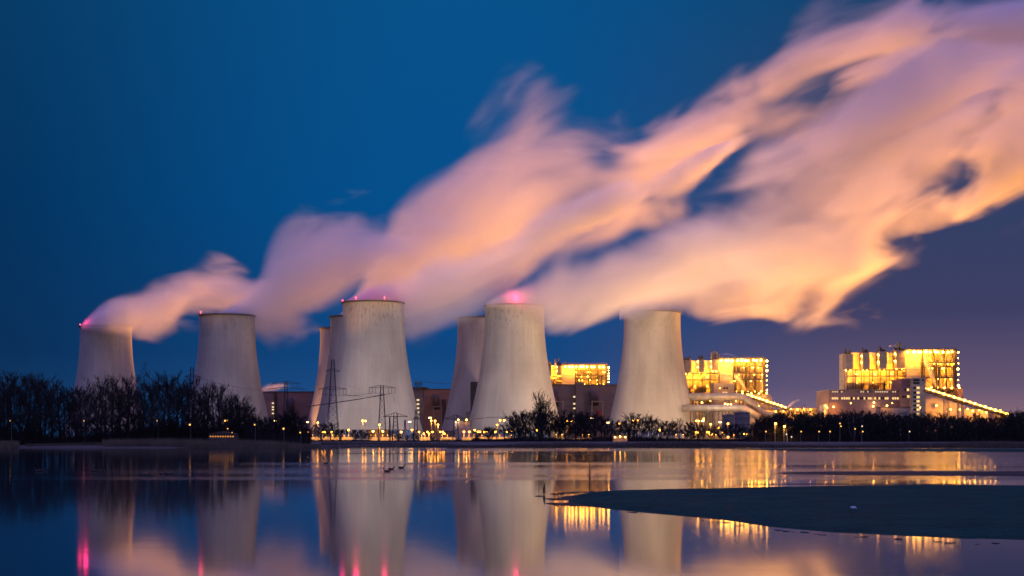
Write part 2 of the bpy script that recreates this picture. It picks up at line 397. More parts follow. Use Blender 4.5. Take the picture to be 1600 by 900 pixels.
plume('steam_plume', 'steam plume climbing from the clear-rimmed pale tower, bluish along its upper edge', 1299, .10,
      [(335, 490, 499), (355, 478, 503), (375, 462, 515), (400, 436, 532), (440, 364, 538), (480, 336, 532), (520, 321, 520), (560, 312, 510), (610, 304, 500), (660, 312, 470), (720, 310, 460), (790, 310, 450)],
      PD * .8, amp=(.18, 1.1), seed=7.7, fade=(0, .70), scale=.75)
plume('steam_plume', 'tallest steam plume, pink and ragged on top, rising behind the stained front tower', 1385, .05,
      [(516, 503, 514), (540, 478, 522), (562, 440, 532), (585, 385, 540), (610, 315, 540), (640, 262, 536), (700, 212, 520), (750, 165, 500), (800, 145, 480), (850, 138, 425), (900, 142, 392), (950, 160, 372), (1000, 168, 352), (1050, 150, 326), (1100, 122, 290), (1150, 92, 250), (1200, 62, 225), (1300, 8, 190), (1400, -25, 165), (1500, -40, 150), (1660, -50, 140)],
      PD * 1.0, amp=(.2, 1.35), seed=12.4, fade=(0, .97), scale=1.1, ryf=.8)
plume('steam_plume', 'lilac-topped steam plume leaving the stained front tower under a bigger plume', 1175, .12,
      [(538, 470, 479), (560, 454, 482), (583, 440, 485), (610, 426, 492), (634, 418, 536), (662, 405, 530), (700, 394, 512), (740, 385, 498), (780, 372, 478), (830, 345, 425), (880, 315, 390), (950, 285, 362), (1010, 265, 344), (1060, 245, 318), (1100, 225, 282), (1140, 205, 244), (1200, 180, 218)],
      PD * 1.0, amp=(.2, 1.0), seed=21.0, fade=(0, .85), scale=.9, ryf=1.0)
plume('steam_plume', 'broad orange steam plume spilling from the beige tower and filling the right sky', 1181, -.16,
      [(759, 470, 481), (780, 456, 485), (804, 444, 489), (830, 428, 506), (852, 408, 528), (880, 392, 534), (920, 384, 526), (960, 372, 514), (1000, 364, 506), (1060, 322, 500), (1100, 290, 500), (1150, 252, 492), (1190, 214, 482), (1230, 200, 450), (1290, 150, 440), (1340, 104, 410), (1380, 70, 370), (1440, 30, 330), (1500, 0, 300), (1560, -15, 290), (1700, -30, 280)],
      PD * 1.0, amp=(.2, 1.2), seed=33.3, fade=(0, .97), scale=.9, ryf=.8)
plume('steam_plume', 'ragged-bottomed orange steam plume from the tower beside the boiler houses', 1236, .0,
      [(968, 480, 502), (995, 460, 506), (1019, 440, 507), (1066, 404, 509), (1120, 372, 512), (1180, 340, 512), (1250, 296, 512), (1300, 262, 514), (1340, 236, 500), (1400, 200, 440), (1450, 172, 372), (1500, 150, 335), (1600, 112, 318), (1720, 80, 310)],
      PD * 1.0, amp=(.25, 1.35), seed=48.2, fade=(0, .97), scale=.60, ryf=.9)

JG = 'small steam wisps about the boiler houses'
plume('steam_jet', 'bright steam jet blowing up across the open frame of the rightmost boiler house', 1194, 0, [(1443, 555, 565), (1448, 557, 580), (1454, 570, 594), (1460, 589, 603), (1463, 600, 607)], .10, amp=(.15, .1), seed=51, ry0=4, fade=(0, .99), scale=.06, step=1.0, group=JG)
plume('steam_jet', 'bright steam jet blowing up across the piped boiler house', 1333, 0, [(1147, 583, 590), (1152, 583, 598), (1158, 590, 604), (1163, 600, 610), (1166, 607, 613)], .10, amp=(.15, .1), seed=53, ry0=4, fade=(0, .99), scale=.06, step=1.0, group=JG)
plume('steam_jet', 'small pale steam puff leaning right at the lower end of the shorter conveyor', 1268, 0, [(1228, 637, 641), (1232, 632, 639), (1239, 626, 634), (1245, 623.5, 629), (1251, 622, 627)], .10, amp=(.15, .3), seed=57, ry0=4, fade=(0, .7), scale=.06, step=1.0, group=JG)
plume('steam_jet', 'faint steam wisp over the roof of the piped boiler house', 1360, 0, [(1124, 552, 557), (1132, 550.5, 556), (1142, 552, 557), (1156, 556, 561)], .03, amp=(.2, .5), seed=59, ry0=5, fade=(0, .5), scale=.1, step=1.0, group=JG)
plume('steam_jet', 'faint steam wisp over the roof of the rightmost boiler house', 1215, 0, [(1388, 540, 545), (1394, 538.5, 543), (1402, 537.5, 541), (1412, 537, 541)], .03, amp=(.2, .5), seed=61, ry0=5, fade=(0, .5), scale=.1, step=1.0, group=JG)
plume('steam_jet', 'low pink steam cloud rising behind the low reddish hall by the clear-rimmed tower', 1565, 0, [(405, 608, 618), (414, 600, 618), (425, 596, 617), (438, 594, 613), (456, 596, 609)], .006, amp=(.2, .6), seed=63, ry0=10, fade=(0, .5), scale=.25, step=.5, group=JG)
# ------------------------------------------------------------------ added light masts, put in to light steam and towers
M_mast = mat('mast_steel', (.16, .16, .16), .6, metal=.3)
M_flood = glow('added_flood_lens', (1.0, .62, .22), 12.0)
def add_light_mast(px, Y, h, watts, label, group, col, aim=(0, 0, 1), cone=165):
    t = thing('added_flood_mast', label, 'floodlight', (wx(px, Y), Y, 1.0), 0, group)
    p = MB(); p.bar((0, 0, 0), (0, 0, h), .30, 8, .16); p.build('mast', M_mast, t)
    q = MB(); q.box(-1.0, 1.0, -.3, .3, h, h + .7); o = q.build('added_lamp_head', M_flood, t)
    lamp(o, (0, 0, h + 1.6), watts, col, .6, aim=aim, cone=cone)
    return t
FW = 8.6e5
# added behind the halls, mostly out of view, to light the undersides of the steam
for px, Y, h, p in ((235, 1580, 24, 1.4), (330, 1560, 24, 1.5), (460, 1620, 22, 2.2), (590, 1620, 22, 2.2), (690, 1600, 24, 2.6), (790, 1600, 24, 2.0), (905, 1600, 22, 2.2), (1005, 1560, 24, 2.4), (1110, 1480, 24, 2.8), (1220, 1440, 24, 3.0), (1270, 1360, 24, 2.2), (1410, 1400, 30, 1.8), (1530, 1330, 24, 3.0)):
    add_light_mast(px, Y, h, FW * p, 'added orange floodlight mast standing behind the halls and towers', 'added orange floodlight masts behind the halls', (1.0, .37, .045))
# masts added on the pond side to brighten the tower fronts
for px, Y, h, p, lb in ((672, 985, 15, .30, 'added white light mast between the two front towers'), (925, 1000, 15, .6, 'added white light mast between the beige and the rightmost tower'), (1098, 1080, 14, 1.0, 'added warm light mast right of the rightmost tower'), (430, 1080, 14, .13, 'added white light mast right of the clear-rimmed tower')):
    add_light_mast(px, Y, h, FW * p, lb, 'added light masts before the towers', (1.0, .78, .58) if px < 1000 else (1.0, .60, .32), aim=(.1 if px < 500 else -.05, 1, .35), cone=130)
add_light_mast(466, 1395, 13, FW * .10, 'added orange light mast before the low reddish hall', 'added light masts before the towers', (1.0, .42, .12), aim=(.9, .5, .3), cone=110)  # added to turn the rear tower of the cluster orange
for px, Y, p in ((262, 1180, .5), (480, 1080, .6), (640, 1060, .7), (715, 1080, .9), (880, 1070, 1.1), (950, 1110, 1.1), (1125, 1090, 1.3), (1260, 1050, 1.3), (1400, 1060, .9)):  # added masts, aimed up to warm the near side of the steam
    add_light_mast(px, Y, 13, FW * p * .55, 'added short orange floodlight mast among the trees on the pond side of the towers', 'added short orange floodlight masts on the pond side', (1.0, .42, .08), aim=(0, .15, 1), cone=84)
# ------------------------------------------------------------------ boiler houses, halls, ducts
M_clad = mat('pale_cladding', (.50, .45, .38), .7, var=.22, scale=.12, zs=3)
M_cladd = mat('grey_cladding', (.27, .24, .23), .75, var=.25, scale=.1, zs=3)
M_hall = mat('hall_cladding', (.19, .165, .17), .8, var=.2, scale=.05, zs=4)
M_hall_r = mat('hall_cladding_red', (.30, .19, .18), .8, var=.2, scale=.05, zs=4)
M_steel = mat('frame_steel', (.12, .10, .085), .6, metal=.2, var=.3)
M_steelp = mat('painted_steel', (.33, .29, .25), .6, var=.25)
M_duct = mat('duct_steel', (.38, .34, .30), .5, metal=.15, var=.3, scale=.25)
M_darkduct = mat('dark_duct', (.07, .055, .055), .7, var=.3)
M_redbox = mat('red_cladding', (.34, .05, .05), .6)
M_win = glow('lit_window', (1.0, .60, .22), 1.3)
M_winw = glow('lit_window_white', (1.0, .76, .42), 1.0)
M_wind = mat('dark_window', (.02, .02, .025), .2)
M_lampy = glow('floodlamp_lens', (1.0, .40, .045), 55.0)
M_strip = glow('conveyor_lamp_strip', (1.0, .50, .10), 3.2)
FL = (1.0, .35, .012)

def sub(mb, name, m, parent, smooth=False):
    """build with world coordinates, stored relative to the parent's base"""
    p = parent; off = Vector((0, 0, 0))
    while p is not None: off += p.location; p = p.parent
    mb.v = [tuple(Vector(q) - off) for q in mb.v]
    return mb.build(name, m, parent, smooth=smooth)
def pbox(mb, px0, px1, pt, pb, Y, depth):
    """box whose front stands at depth Y, pixel extents there; pb None = down to the ground"""
    return mb.box(wx(px0, Y), wx(px1, Y), Y, Y + depth, (.4 if pb is None else wz(pb, Y)), wz(pt, Y))
def wlamp(parent, loc, watts, col=FL, r=.45, bulb=.55):
    off = Vector((0, 0, 0)); p = parent
    while p is not None: off += p.location; p = p.parent
    q = MB(); q.ball((0, 0, 0), bulb, 4); o = q.build('floodlamp', M_lampy, parent, loc=Vector(loc) - off)
    if watts: lamp(o, (0, -bulb - .1, 0), watts, col, r, aim=(0, .75, -.5), cone=168)
    return o
BP = 19000.0
def boiler_house(Y, label, boxes, wall, main, smooth_to, levels, base_py, stacks, P=BP, jitter=0):
    cx = (wall[0] + main[1]) / 2
    t = thing('boiler_house', label, 'boiler house', (wx(cx, Y), Y, .5), 0, 'floodlit boiler houses')
    mpx = Y / FPX; rg = random.Random(int(Y))
    # recessed wall behind the coal bunkers
    b = MB(); pbox(b, wall[0], wall[1], wall[2], None, Y + 13, 30); sub(b, 'bunker_wall', M_clad, t)
    for (a0, a1, top, bot) in boxes:
        q = MB(); pbox(q, a0, a1, top, bot, Y, 12.8); q.box(wx(a0, Y) - .15, wx(a1, Y) + .15, Y - .15, Y + 12.6, wz(top + (bot-top)*.42, Y) - .3, wz(top + (bot-top)*.42, Y) + .3)
        o = sub(q, 'coal_bunker', M_cladd, t)
        f = MB(); n_ = 4
        for k in range(n_):
            x = wx(a0 + (a1 - a0) * (k + .5) / n_, Y); h = 1.2 + rg.random() * 3
            f.lathe([(.9, wz(top, Y) - .1), (.9, wz(top, Y) + h), (1.15, wz(top, Y) + h), (1.15, wz(top, Y) + h + .4)], 10, x, Y + 3 + 6 * rg.random())
        f.box(wx(a0, Y) + .5, wx(a1, Y) - .5, Y + 1, Y + 11, wz(top, Y) - .1, wz(top, Y) + .35); f.box(wx(a0, Y) + .5, wx(a1, Y) - .5, Y + 9.2, Y + 9.4, wz(top, Y), wz(top, Y) + 1.3)
        sub(f, 'roof_vents', M_steel, o)
        # lamps under the bunker and on its flank
        for xx in (a0 + 2, a1 - 2): wlamp(t, (wx(xx, Y), Y + 5, wz(bot + 1.5, Y)), P * .8)
    # lit bays between bunkers
    bx = sorted(boxes); bays = []
    for i, q in enumerate(bx):
        nx = bx[i+1][0] if i + 1 < len(bx) else None
        if nx and nx - q[1] > 3: bays.append((q[1], nx, q[2], q[3]))
    for (a0, a1, top, bot) in bays:
        for fz in (.12, .55):
            wlamp(t, (wx(a1 - .7, Y), Y + 4, wz(top + (bot - top) * fz, Y)), P * 3.2)
        for fz in (.25, .7):
            wlamp(t, (wx((a0 + a1)/2 + rg.uniform(-2, 2), Y), Y + 4, wz(bot + (base_py - bot) * fz, Y)), P * 3.0)
    # open steelwork under the bunkers
    s = MB(); x0, x1 = wx(wall[0], Y), wx(wall[1], Y); zt, zb = wz(boxes[0][3], Y), .5
    nx = int((x1 - x0) / 6.5)
    for k in range(nx + 1):
        x = x0 + (x1 - x0) * k / nx
        for yy in (Y + .6, Y + 10): s.box(x - .28, x + .28, yy - .28, yy + .28, zb, zt)
    for z in [zt - .6, zt - (zt - wz(base_py, Y)) * .36, zt - (zt - wz(base_py, Y)) * .72]:
        s.box(x0, x1, Y + .1, Y + .5, z - .35, z + .35); s.box(x0, x1, Y + 4, Y + 10.4, z - .5, z - .38)
        s.box(x0, x1, Y + .1, Y + .2, z + 1.35, z + 1.45)
    for k in range(0, nx, 3):
        xa, xb = x0 + (x1-x0)*k/nx, x0 + (x1-x0)*(k+1)/nx
        s.bar((xa, Y + .3, zb), (xb, Y + .3, zt), .16)
    sub(s, 'bunker_steelwork', M_steel, t)
    eq = MB()
    for k in range(len(boxes) * 2):
        xx = x0 + (x1 - x0) * rg.random(); ww = rg.uniform(2.5, 6); hh = rg.uniform(3, 9); zz_ = wz(base_py, Y) + rg.uniform(-6, 3)
        eq.box(xx, xx + ww, Y + 5 + .01*k, Y + 9, zz_ - 8, zz_ + hh * .4)
    sub(eq, 'plant_units', M_steel, t)
    # main block
    mx0, mx1, mt = main
    m_ = MB(); pbox(m_, mx0, mx1, mt, None, Y + 7, 55); sub(m_, 'boiler_casing', M_clad, t)
    r_ = MB(); r_.box(wx(mx0, Y), wx(mx1, Y) + 1, Y - 1.0, Y + 63, wz(mt, Y), wz(mt, Y) + .9)
    for k in range(26):
        x = wx(mx0, Y) + (wx(mx1, Y) - wx(mx0, Y)) * k / 25; r_.bar((x, Y - .9, wz(mt, Y) + .9), (x, Y - .9, wz(mt, Y) + 2.1), .07)
    r_.box(wx(mx0, Y), wx(mx1, Y), Y - .95, Y - .85, wz(mt, Y) + 2.0, wz(mt, Y) + 2.15)
    sub(r_, 'roof', M_steelp, t)
    p_ = MB(); pbox(p_, mx0 + .3, smooth_to, mt + 1.5, levels[-1], Y + 3, 3.9)
    for k in range(1, 6):
        zz_ = wz(mt + (levels[-1] - mt) * k / 6, Y); p_.box(wx(mx0 + .3, Y) - .1, wx(smooth_to, Y) + .1, Y + 2.85, Y + 3.05, zz_ - .15, zz_ + .15)
    sub(p_, 'casing_panel', M_clad, t)
    # steel frame with galleries
    f = MB(); fx0, fx1 = wx(smooth_to, Y), wx(mx1, Y)
    for frac in (0, .08, .43, .50, .72, .96, 1.0):
        x = fx0 + (fx1 - fx0) * frac
        for yy in (Y + .4, Y + 6): f.box(x - .5, x + .5, yy - .4, yy + .4, .5, wz(mt, Y) - .05)
    for py in levels:
        z = wz(py, Y); f.box(fx0, fx1 + 1.5, Y + .05, Y + .6, z - .45, z + .45); f.box(fx0, fx1 + 1.5, Y + .7, Y + 6.5, z - .55, z - .42)
        f.box(fx0, fx1 + 1.5, Y - .05, Y + .05, z + 1.5, z + 1.62)
        for k in range(18):
            x = fx0 + (fx1 - fx0) * (k + .37) / 18; f.bar((x, Y, z + .4), (x, Y, z + 1.6), .08)
    lv = [mt] + list(levels)
    for i in range(len(lv) - 1):
        for k in range(2):
            xa = fx0 + (fx1 - fx0) * (.5 if k else 0.08); xb = fx0 + (fx1 - fx0) * (.72 if k else .43)
            za, zb_ = wz(lv[i], Y), wz(lv[i+1], Y)
            f.bar((xa, Y + .5, za), (xb, Y + .5, zb_), .22)
    sub(f, 'steel_frame', M_steel, t)
    pp = MB()
    for k in range(7):
        x = fx0 + (fx1 - fx0) * rg.uniform(.05, .95); z1 = wz(levels[0], Y) + rg.uniform(-3, 3)
        pp.bar((x, Y + 5, 3), (x, Y + 5, z1), rg.uniform(.5, 1.1), 8)
    sub(pp, 'riser_pipes', M_duct, t)
    # lamp row under the roof edge
    n_ = 11
    for k in range(n_):
        fx = (k + .5 + rg.uniform(-.3, .3)) / n_; x = wx(mx0 + 2, Y) + (wx(mx1 - 3, Y) - wx(mx0 + 2, Y)) * fx
        w_ = rg.choice([.5, .9, 1.4]) * (1.5 if .1 < fx < .65 else .7)
        wlamp(t, (x, Y - .2, wz(mt + 3.2 + rg.uniform(-.4, .6), Y)), P * w_ * 1.5, bulb=.8 + .25 * w_)
    for i, py in enumerate(levels[:-1]):
        for k in range(5):
            fx = rg.random(); x = fx0 + (fx1 - fx0) * fx
            wlamp(t, (x, Y + 2.5, wz(py + 2.2, Y)), P * rg.choice([.10, .2, .4]) * (1 if i < 2 else .6), bulb=.4)
    for k in range(7):
        z = wz(mt + 4 + (levels[-1] - mt) * k / 7, Y); wlamp(t, (fx1 + 2.2, Y + 1 + k % 2, z), P * (.12 if k % 2 else 0), bulb=rg.choice([.4, .6, .9]))
    for k in range(5):
        x = fx0 + (fx1 - fx0) * (k + .5) / 5; wlamp(t, (x, Y + 2, wz(base_py - 1.5, Y)), P * .10, bulb=.5)
    st = MB()
    for (px, h, r) in stacks:
        st.lathe([(r, wz(mt, Y)), (r, wz(mt, Y) + h), (r * 1.2, wz(mt, Y) + h), (r * 1.2, wz(mt, Y) + h + .5)], 12, wx(px, Y), Y + 8)
    sub(st, 'roof_stacks', M_steelp, t)
    return t
bh3 = boiler_house(1200, 'rightmost floodlit boiler house, standing on a long low hall with lit windows',
    [(1322, 1333, 553, 576.5), (1348.5, 1359, 551, 576.5), (1374.5, 1386, 549, 576), (1401, 1414, 547, 575)], (1324, 1416, 551), (1414, 1494, 546.5), 1440,
    (566, 573, 590, 607), 607, [(1404, 5, .9), (1408, 6, 1.1), (1411, 5, .8), (1418, 3, .6)])
bh2 = boiler_house(1340, 'floodlit boiler house between the rightmost tower and the open sky, large pipes before it',
    [(1070.5, 1080.5, 562.5, 582), (1092, 1100.5, 562, 581), (1112.5, 1122, 561, 578)], (1071, 1124, 563), (1122, 1195, 560), 1146,
    (572, 583, 593, 613), 613, [(1114, 6, .9), (1118, 7, 1.2), (1122, 6, 1.0), (1126, 4, .7)])
bh1 = boiler_house(1560, 'smallest floodlit boiler house, seen above a grey hall between two towers',
    [(855, 861.5, 571, 587), (870.5, 877.5, 571, 586)], (855, 878, 571), (877, 948, 570), 899,
    (579, 586, 592, 602), 602, [(868, 6, .9), (873, 7, .9), (884, 4, .7)])

# --- low hall of the rightmost boiler house
t = thing('service_hall', 'long low brownish hall with two rows of lit windows below the rightmost boiler house', 'hall', (wx(1360, 1150), 1150, .5))
b = MB(); pbox(b, 1295.5, 1425, 610, None, 1150, 48); sub(b, 'wall', M_hall_r, t)
b = MB(); b.box(wx(1295, 1150), wx(1425, 1150), 1149.5, 1199, wz(610, 1150), wz(610, 1150) + .7); sub(b, 'roof_edge', M_steelp, t)
rg = random.Random(5)
Y = 1150
def window_row(t, spans, py, h, w, Y, m, gap):
    for (a0, a1) in spans:
        n_ = max(1, int(round((a1 - a0) / gap)))
        for k in range(n_):
            px = a0 + (a1 - a0) * (k + .5) / n_
            q = MB(); x = wx(px, Y); z = wz(py, Y); q.box(x - w/2, x + w/2, Y - .12, Y + .2, z - h/2, z + h/2)
            sub(q, 'window', m if rg.random() < .86 else M_wind, t)
window_row(t, [(1299.5, 1317), (1340, 1361.5), (1366.5, 1388), (1393.5, 1404.5)], 612.2, .9, 1.0, Y, M_winw, 3.6)
window_row(t, [(1299.5, 1310), (1314, 1336), (1339.5, 1362), (1366, 1388.5), (1393.5, 1404.5)], 622.4, 1.7, 1.35, Y, M_win, 3.4)
for k in range(20):
    q = MB(); x = wx(1299 + k * 6.5, Y); q.box(x - .12, x + .12, Y - .1, Y + .1, .6, wz(611, Y)); 
    if k % 3 == 0: sub(q, 'wall_pilaster', M_steelp, t)
wlamp(t, (wx(1364, Y), Y - 3, wz(629, Y)), 900, (1, .8, .5)); wlamp(t, (wx(1363, Y), Y - 3, wz(635, Y)), 700, (1, .8, .5)); wlamp(t, (wx(1301, Y), Y - 3, wz(636, Y)), 4500, FL)
wlamp(t, (wx(1322, Y), Y - 16, 30), 3600, (1, .5, .2), bulb=.3); wlamp(t, (wx(1385, Y), Y - 18, 30), 4200, (1, .5, .2), bulb=.3)
t = thing('stair_tower', 'pale stair tower with a column of lit windows beside the sloping conveyor', 'stair tower', (wx(1427, 1142), 1142, .5))
b = MB(); pbox(b, 1408, 1425.3, 591.8, None, 1143, 30); sub(b, 'side_wall', M_hall_r, t)
b = MB(); pbox(b, 1425.3, 1446, 591.5, None, 1136, 26); b.box(wx(1425, 1136), wx(1446.3, 1136), 1135.7, 1162, wz(591.5, 1136), wz(591.5, 1136) + .8); sub(b, 'front_wall', M_clad, t)
for k, py in enumerate((594, 598.5, 606, 613.5, 620.5, 627, 633.5, 640, 647, 653.5)):
    for px, w in ((1429.5, 2.6), (1434.5, 2.4)) + (((1442, 1.2),) if k == 0 else ()):
        q = MB(); x = wx(px, 1136); z = wz(py, 1136); q.box(x - w/2, x + w/2, 1135.8, 1136.2, z - .85, z + .85)
        sub(q, 'window', M_win if (px == 1434.5 and k > 1) else M_wind, t)
for px, py in ((1415, 609), (1418.5, 609), (1411, 620), (1415, 620), (1419, 619.5)):
    q = MB(); x = wx(px, 1143); z = wz(py, 1143); q.box(x - .9, x + .9, 1142.8, 1143.2, z - 1, z + 1); sub(q, 'window', M_win if px > 1417 else M_wind, t)
wlamp(t, (wx(1438, 1110), 1110, 26), 6000, (1, .72, .42), bulb=.3)
t = thing('coal_store', 'pale slope-roofed coal store under the rightmost conveyor', 'coal store', (wx(1476, 1180), 1180, .5))
Y = 1180; b = MB(); b.prism([(wx(1445, Y), wz(612, Y)), (wx(1507, Y), wz(634, Y)), (wx(1507, Y), .5), (wx(1445, Y), .5)], Y, Y + 25); sub(b, 'wall', M_clad, t)
wlamp(t, (wx(1460, Y), Y - 6, wz(634, Y)), 12000); wlamp(t, (wx(1482, Y), Y - 6, wz(640, Y)), 12000); wlamp(t, (wx(1496, Y), Y - 6, wz(640, Y)), 3500)
t = thing('annex_block', 'plain beige block behind the rightmost conveyor', 'building', (wx(1475, 1192), 1192, .5))
b = MB(); pbox(b, 1446, 1504.5, 608, None, 1206, 50); b.box(wx(1446, 1206), wx(1505, 1206), 1205.6, 1256, wz(608, 1206), wz(608, 1206) + .7); sub(b, 'wall', M_hall_r, t)
for px in (1475, 1487, 1499): wlamp(t, (wx(px, 1200), 1200, wz(606, 1200)), 5000)

def conveyor(name_label, a, b_, Y, supports, thick=1.9, lampn=16, side=1):
    A, B = at(a[0], a[1], Y), at(b_[0], b_[1], Y)
    t = thing('conveyor_bridge', name_label, 'conveyor', (A.x, Y, .5), 0, 'sloping coal conveyors')
    d = (B - A); n_ = Vector((-d.z, 0, d.x)).normalized()
    g = MB(); poly = [A - n_ * thick, B - n_ * thick * .8, B + n_ * .3, A + n_ * .3]
    g.prism([(p.x, p.z) for p in poly], Y, Y + 4.5)
    sub(g, 'gallery', M_steel, t)
    q = MB(); poly = [A + n_ * .36, B + n_ * .36, B + n_ * 1.5, A + n_ * 1.7]
    q.prism([(p.x, p.z) for p in poly], Y + .8, Y + 1.2); sub(q, 'lit_glazing', M_strip, t)
    r = MB(); poly = [A + n_ * 1.75, B + n_ * 1.55, B + n_ * 1.95, A + n_ * 2.2]
    r.prism([(p.x, p.z) for p in poly], Y + .3, Y + 4.6); sub(r, 'gallery_roof', M_steelp, t)
    for k in range(lampn):
        p = A.lerp(B, (k + .5) / lampn) + n_ * 1.0
        wlamp(t, (p.x, Y - .3, p.z), 900 if k % 3 == 0 else 0, FL, r=.3, bulb=.55 + .25 * (k % 2))
    for px in supports:
        x = wx(px, Y); f = (x - A.x) / (B.x - A.x); z = A.z + (B.z - A.z) * f - thick
        s = MB()
        for dx in (-2, 2):
            for dy in (.5, 4): s.bar((x + dx, Y + dy, .4), (x + dx * .8, Y + dy, z), .32)
        nz = max(2, int(z / 5))
        for i in range(nz):
            z0, z1 = .5 + (z - .5) * i / nz, .5 + (z - .5) * (i + 1) / nz; s.bar((x - 2, Y + .5, z0), (x + 2, Y + .5, z1), .14); s.bar((x - 2, Y + .5, z1), (x + 2, Y + .5, z1), .16)
        sub(s, 'support', M_steelp, t)
    return t
conveyor('long glowing conveyor sloping down from the pale stair tower to the ground at the right', (1446, 608.5), (1575, 649), 1120, (1480, 1502, 1528, 1552))
conveyor('shorter glowing conveyor sloping from the piped boiler house behind the woods', (1166, 617.5), (1229, 638.8), 1275, (1185, 1205, 1220), lampn=11)
def low_shed(label, px0, px1, pt, Y, m, lamps, watts, depth=14):
    t = thing('low_shed', label, 'shed', (wx((px0+px1)/2, Y), Y, .5))
    b = MB(); pbox(b, px0, px1, pt, None, Y, depth); sub(b, 'wall', m, t)
    b = MB(); b.box(wx(px0, Y) - .4, wx(px1, Y) + .4, Y - .4, Y + depth + .4, wz(pt, Y), wz(pt, Y) + .35); sub(b, 'roof', M_steel, t)
    for px, py in lamps: wlamp(t, (wx(px, Y - 4), Y - 4, wz(py, Y - 4)), watts, FL, bulb=.5 if Y > 700 else .24)
    return t
low_shed('small yellow-lit shed at the left foot of the long brownish hall', 1286.5, 1295.5, 632, 1160, M_clad, ((1290, 634), (1293, 637)), 9000)
low_shed('long yellow-lit shed at the foot of the long glowing conveyor', 1506, 1556, 639, 1190, M_clad, ((1512, 639), (1520, 642), (1530, 641), (1541, 644), (1550, 642)), 5000)
low_shed('low lit shed at the bottom end of the long glowing conveyor', 1553, 1577, 644, 1150, M_clad, ((1557, 643), (1563, 641), (1570, 645), (1575, 646)), 4000)
low_shed('strip of yellow-lit shed above the woods between the two right boiler houses', 1232, 1284, 638, 1300, M_clad, ((1236, 639), (1246, 640), (1256, 639), (1266, 640), (1278, 639)), 4500)
low_shed('orange-lit shed under the shorter conveyor', 1196, 1231, 641, 1290, M_clad, ((1201, 643), (1212, 643), (1224, 643)), 7000)
low_shed('pale low building among treetops below the long brownish hall', 1376, 1422, 637, 1090, M_clad, ((1386, 634),), 2500)

# --- pipes, silos and blocks below the middle boiler house
Y = 1265
t = thing('pump_house', 'pale windowless block with two small dark windows before the piped boiler house', 'building', (wx(1131, 1320), 1320, .5))
b = MB(); pbox(b, 1115, 1147, 599.3, None, 1320, 18); b.box(wx(1114.7, 1320), wx(1147.3, 1320), 1319.7, 1338.2, wz(599.3, 1320), wz(599.3, 1320) + .6); sub(b, 'wall', M_clad, t)
for px in (1131.5, 1136): 
    q = MB(); q.box(wx(px, 1320) - .9, wx(px, 1320) + .9, 1319.8, 1320.2, wz(606.5, 1320) - .7, wz(606.5, 1320) + .7); sub(q, 'window', M_wind, t)
    q = MB(); q.box(wx(px - 1, 1320) - .9, wx(px - 1, 1320) + .9, 1319.8, 1320.2, wz(613, 1320) - .5, wz(613, 1320) + .5); sub(q, 'window', M_win, t)
wlamp(t, (wx(1125, 1305), 1305, 48), 9000, bulb=.3)
t = thing('block_house', 'beige block with a slanting end behind the shorter conveyor', 'building', (wx(1176, 1360), 1360, .5))
b = MB(); b.prism([(wx(1147, 1338), wz(616, 1338)), (wx(1203, 1338), wz(616, 1338)), (wx(1208.5, 1338), wz(629, 1338)), (wx(1208.5, 1338), .5), (wx(1147, 1338), .5)], 1338, 1339.9); sub(b, 'wall', M_clad, t)
for px in (1160, 1174, 1186, 1198): wlamp(t, (wx(px, 1330), 1330, wz(614.5, 1330)), 7000)
for px in (1178, 1200): wlamp(t, (wx(px, 1320), 1320, wz(628, 1320)), 5000)
def duct(label, pts, r, Y, rings=10, sup=()):
    P = [at(px, py, Y) for px, py in pts]
    t = thing('flue_duct', label, 'duct', (P[0].x, Y, .5), 0, 'large flue ducts before the piped boiler house')
    # round the bends
    path = []
    for i, p in enumerate(P):
        if 0 < i < len(P) - 1:
            a = P[i-1].lerp(p, max(0, 1 - 6 / (p - P[i-1]).length)); b_ = p.lerp(P[i+1], min(1, 6 / (P[i+1] - p).length))
            for k in range(5):
                s = k / 4; path.append(a.lerp(p, s).lerp(p.lerp(b_, s), s))
        else: path.append(p)
    q = MB(); q.tube(path, r, 18); o = sub(q, 'duct_pipe', M_duct, t, smooth=True)
    g = MB()
    tot = 0
    for i in range(len(P) - 1):
        d = P[i+1] - P[i]; n_ = max(1, int(d.length / 6)); dn = d.normalized()
        for k in range(1, n_):
            c = P[i] + d * k / n_; g.tube([c - dn * .2, c + dn * .2], r + .22, 18)
    sub(g, 'flange_rings', M_steelp, t)
    for px in sup:
        s = MB(); x = wx(px, Y); z = wz(pts[0][1], Y) - r
        for dx in (-1.6, 1.6):
            for dy in (-2, 2): s.bar((x + dx, Y + dy, .4), (x + dx, Y + dy, z + .4), .3)
        for i in range(4): s.bar((x - 1.6, Y - 2, 4 + i * (z - 4) / 4), (x + 1.6, Y - 2, 4 + (i + 1) * (z - 4) / 4), .16)
        s.box(x - 2.2, x + 2.2, Y - 2.4, Y + 2.4, z - .3, z + .2)
        sub(s, 'duct_support', M_steel, t)
    return t
d1 = duct('upper long flue duct bending down to the right before the piped boiler house', [(1066, 620), (1163, 620), (1192, 648), (1216, 651)], 3.4, 1255, sup=(1090, 1114, 1136, 1158))
d2 = duct('lower flue duct running level beneath the longer one', [(1066, 638), (1163, 637.5), (1186, 652)], 3.0, 1235, sup=(1082, 1104, 1126, 1150))
for px, py in ((1137, 632), (1142, 632), (1133, 631), (1097, 629)): wlamp(d1, (wx(px, 1245), 1245, wz(py, 1245)), 2500, bulb=.6)
wlamp(d1, (wx(1110, 1215), 1215, 34), 12000, (1, .75, .5), bulb=.3); wlamp(d1, (wx(1150, 1215), 1215, 34), 12000, (1, .75, .5), bulb=.3); wlamp(d1, (wx(1186, 1225), 1225, 30), 14000, FL, bulb=.3)
